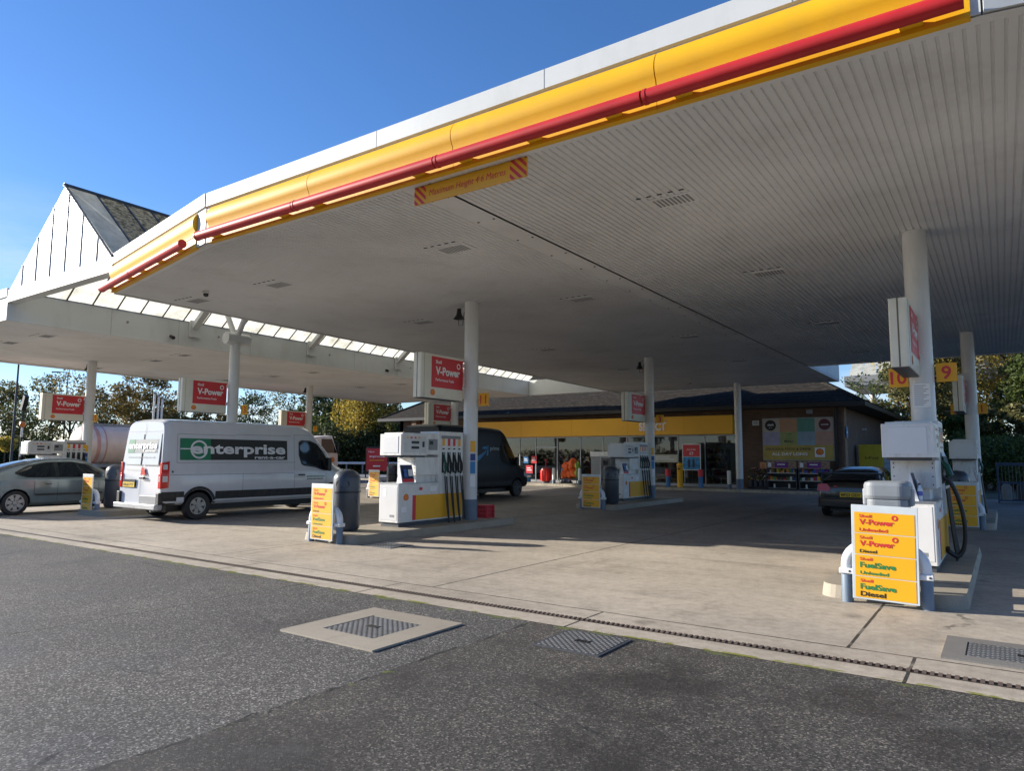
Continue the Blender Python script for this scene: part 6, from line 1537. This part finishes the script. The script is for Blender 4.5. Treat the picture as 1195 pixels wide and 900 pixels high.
hedge('long_hedge', 'long dark hedge behind the tanker and white van', 130, 350, 69, 73, 3.6, lf_dark, 20000, 6)
hedge('long_hedge', 'dark green hedge behind the white rail left of the shop', 335, 520, 66, 70, 4.6, lf_dark, 26000, 7)
hedge('bush_row', 'green bushes under the golden willow', 345, 480, 71, 75, 6.2, lf_green, 16000, 8)
x, y = P(5, 60)
t = thing('small_shrub', 'small yellow shrub standing before the dark hedge at left', 'shrub', (*P(9, 58), 0)); rn = np.random.RandomState(2); V = leaves([(0, 0, 2.6, .8, .8, .5), (.5, 0, 2.2, .6, .6, .4), (-.5, .2, 2.3, .6, .6, .5)], 900, .12, rn)
c = bpy.data.objects.new('foliage', leafmesh('foliage', V, lf_yel)); COL.objects.link(c); c.parent = t; m = MB(); m.tube([(0, 0, 0), (0, 0, 2.4)], .06, bark, 6); m.build('stem', t)

# right hand trees: ivy mass and hanging golden birches
RT = [(1076, 45, 8.6, 5, lf_olive, 9000, 'olive tree seen between the two right columns'), (1108, 47, 12, 5.5, lf_yel, 9000, 'bronze birch between the nearest column and sign 1'), (1148, 49, 13.5, 6.5, lf_yel, 11000, 'yellow green birch with hanging twigs right of the back column'),
      (1194, 48, 13.5, 7, lf_yel, 9500, 'golden birch at the right frame edge'), (1132, 42, 4.3, 6, lf_green, 12000, 'rounded green tree low behind sign 1'), (1178, 41, 4.6, 6.5, lf_olive, 12000, 'dense olive tree at right above the blue cage'), (1232, 42, 8, 8, lf_green, 12000, 'green tree just beyond the right frame edge'), (1050, 50, 8, 5, lf_green, 7000, 'green tree behind the nearest column and its sign')]
for i, (px, f, h, w, mt, n, l) in enumerate(RT):
    x, y = P(px, f); tree('deciduous_tree', l, x, y, h, w, mt, n, 200 + i, .11 if f < 46 else .10, .06 if h < 9.5 else .25, group='trees behind the right columns', droop=h > 10)
hedge('tall_hedge', 'dark green hedge at the back of the forecourt on the right', 1060, 1290, 37, 39, 2.9, lf_green, 24000, 9, .085)

# ================================================================ DISTANT STREET FURNITURE
def lamp_post(px, f, h, label, d=1, arm=1.3):
    x, y = P(px, f); t = thing('street_lamp', label, 'street lamp', (x, y, 0), group='tall street lamps'); dk = mat('lamp_post_paint', (.03, .04, .05), .5)
    m = MB(); m.tube([(0, 0, 0), (0, 0, 1.2), (0, 0, h)], [.11, .09, .055], dk, 10); m.build('post', t)
    m = MB(); dx = .82 * d; dy = .57 * d; m.tube([(0, 0, h), (dx * arm * .5, dy * arm * .5, h + .08), (dx * arm, dy * arm, h + .1)], .04, dk, 8); m.build('arm', t)
    m = MB(); V = Matrix.Translation((dx * (arm + .3), dy * (arm + .3), h + .08)) @ Matrix.Rotation(math.atan2(dy, dx), 4, 'Z'); m.box(-.4, .4, -.15, .15, -.06, .06, grey_md, V); m.build('lamp_head', t, .02)
lamp_post(17, 46, 7.9, 'tall dark street lamp at far left in front of the hedge'); lamp_post(76, 74, 10.3, 'more distant street lamp above the far left sign', -1, 1.0)
x, y = P(27, 36); t = thing('crossing_beacon', 'black and white banded beacon pole with orange globe behind the grey car', 'beacon', (x, y, 0))
m = MB()
for i in range(6): m.lathe([(.05, i * .5), (.05, i * .5 + .5)], (0, 0, 0), white if i % 2 else blackp, 12)
m.build('banded_pole', t); m = MB(); m.lathe([(0, 3.0), (.1, 3.03), (.15, 3.15), (.1, 3.27), (0, 3.3)], (0, 0, 0), mat('beacon_orange', (.7, .2, .03), .3), 16); m.build('globe', t)
m = MB(); m.tube([(0, 0, 3.3), (0, 0, 3.9)], .04, blackp, 8); V = Matrix.Translation((.05, 0, 4.25)) @ Matrix.Rotation(R_(25), 4, 'Y'); m.box(-.12, .12, -.1, .1, -.4, .4, blackp, V); m.build('shield', t)
for k, px in enumerate((179, 184, 188.5)):
    x, y = P(px, 40); t = thing('vent_pipe', ('left', 'middle', 'right')[k] + ' one of three slim white vent pipes above the white van roof', 'pipe', (x, y, 0), group='slim white fuel vent pipes')
    m = MB(); m.tube([(0, 0, 0), (0, 0, 5.1 - .15 * k)], .055, white, 10); m.build('pipe', t); m = MB(); m.lathe([(.07, 5.1 - .15 * k), (.09, 5.18 - .15 * k), (0, 5.25 - .15 * k)], (0, 0, 0), grey_md, 10); m.build('cowl', t)
t = thing('guard_rail', 'white horizontal guard rail across the road left of the shop', 'barrier', (*P(420, 66), 0)); m = MB(); a = Vector(P(350, 64.5) + (0,)); b = Vector(P(500, 64.5) + (0,)); o_ = Vector(P(420, 66) + (0,)); d = (b - a).normalized()
for z in (1.0,): m.tube([a - o_ + Vector((0, 0, z)), b - o_ + Vector((0, 0, z))], .12, white, 6)
m.build('rail', t)
for i in range(9):
    p = a + (b - a) * (i / 8) - o_; m = MB(); m.box(p.x - .05, p.x + .05, p.y - .05, p.y + .05, 0, .95, grey_md); m.build('post', t)
t = thing('red_banner', 'red promotional banner hung on a dark frame near the shop corner', 'banner', (-38.2, 37.2, 0), R_(18))
m = MB(); m.box(-.95, -.88, 0, .06, 0, 2.35, blackp); m.box(.88, .95, 0, .06, 0, 2.35, blackp); m.box(-.95, .95, 0, .06, 2.25, 2.35, blackp); m.build('frame', t)
m = MB(); m.box(-.86, .86, -.01, .01, .55, 2.22, red_s); m.build('sheet', t); m = MB(); m.text('New', (-.7, -.01, 1.9), (1, 0, 0), (0, 0, 1), .14, textwhite, .5, bold=.01); m.text('improved', (-.6, -.01, 1.55), (1, 0, 0), (0, 0, 1), .16, textwhite, 1.2, bold=.02); m.rect((-.6, -.01, 1.3), (1, 0, 0), (0, 0, 1), 1.2, .06, yellow_s, .004); m.rect((-.3, -.01, .85), (1, 0, 0), (0, 0, 1), .6, .1, textwhite, .004); m.build('lettering', t)

# trees across the road behind the photographer, mirrored in the shop windows
for i, (x, y, h) in enumerate(((-34, -52, 11), (-20, -58, 12), (-5, -50, 10), (12, -56, 12), (30, -50, 10), (-52, -46, 9))):
    tree('deciduous_tree', ('thin', 'tall', 'low', 'wide', 'far', 'leaning')[i] + ' bare tree across the road behind the camera', x, y, h, 7, lf_dark, 2600, 300 + i, .2, group='trees mirrored in the shop windows')
o_ = []
t = thing('long_hedge', 'hedge across the road behind the camera', 'hedge', (0, -48, 0)); rn = np.random.RandomState(4); cl = [(x, rn.uniform(-1, 1), 1.6, 2.2, 1.5, 1.7) for x in np.arange(-80, 80, 2.2)]
c = bpy.data.objects.new('foliage', leafmesh('foliage', leaves(cl, 14000, .3, rn), lf_dark)); COL.objects.link(c); c.parent = t
m = MB(); m.tube([(-80, 0, .3), (80, 0, .3)], .3, bark, 5); m.build('stem', t)
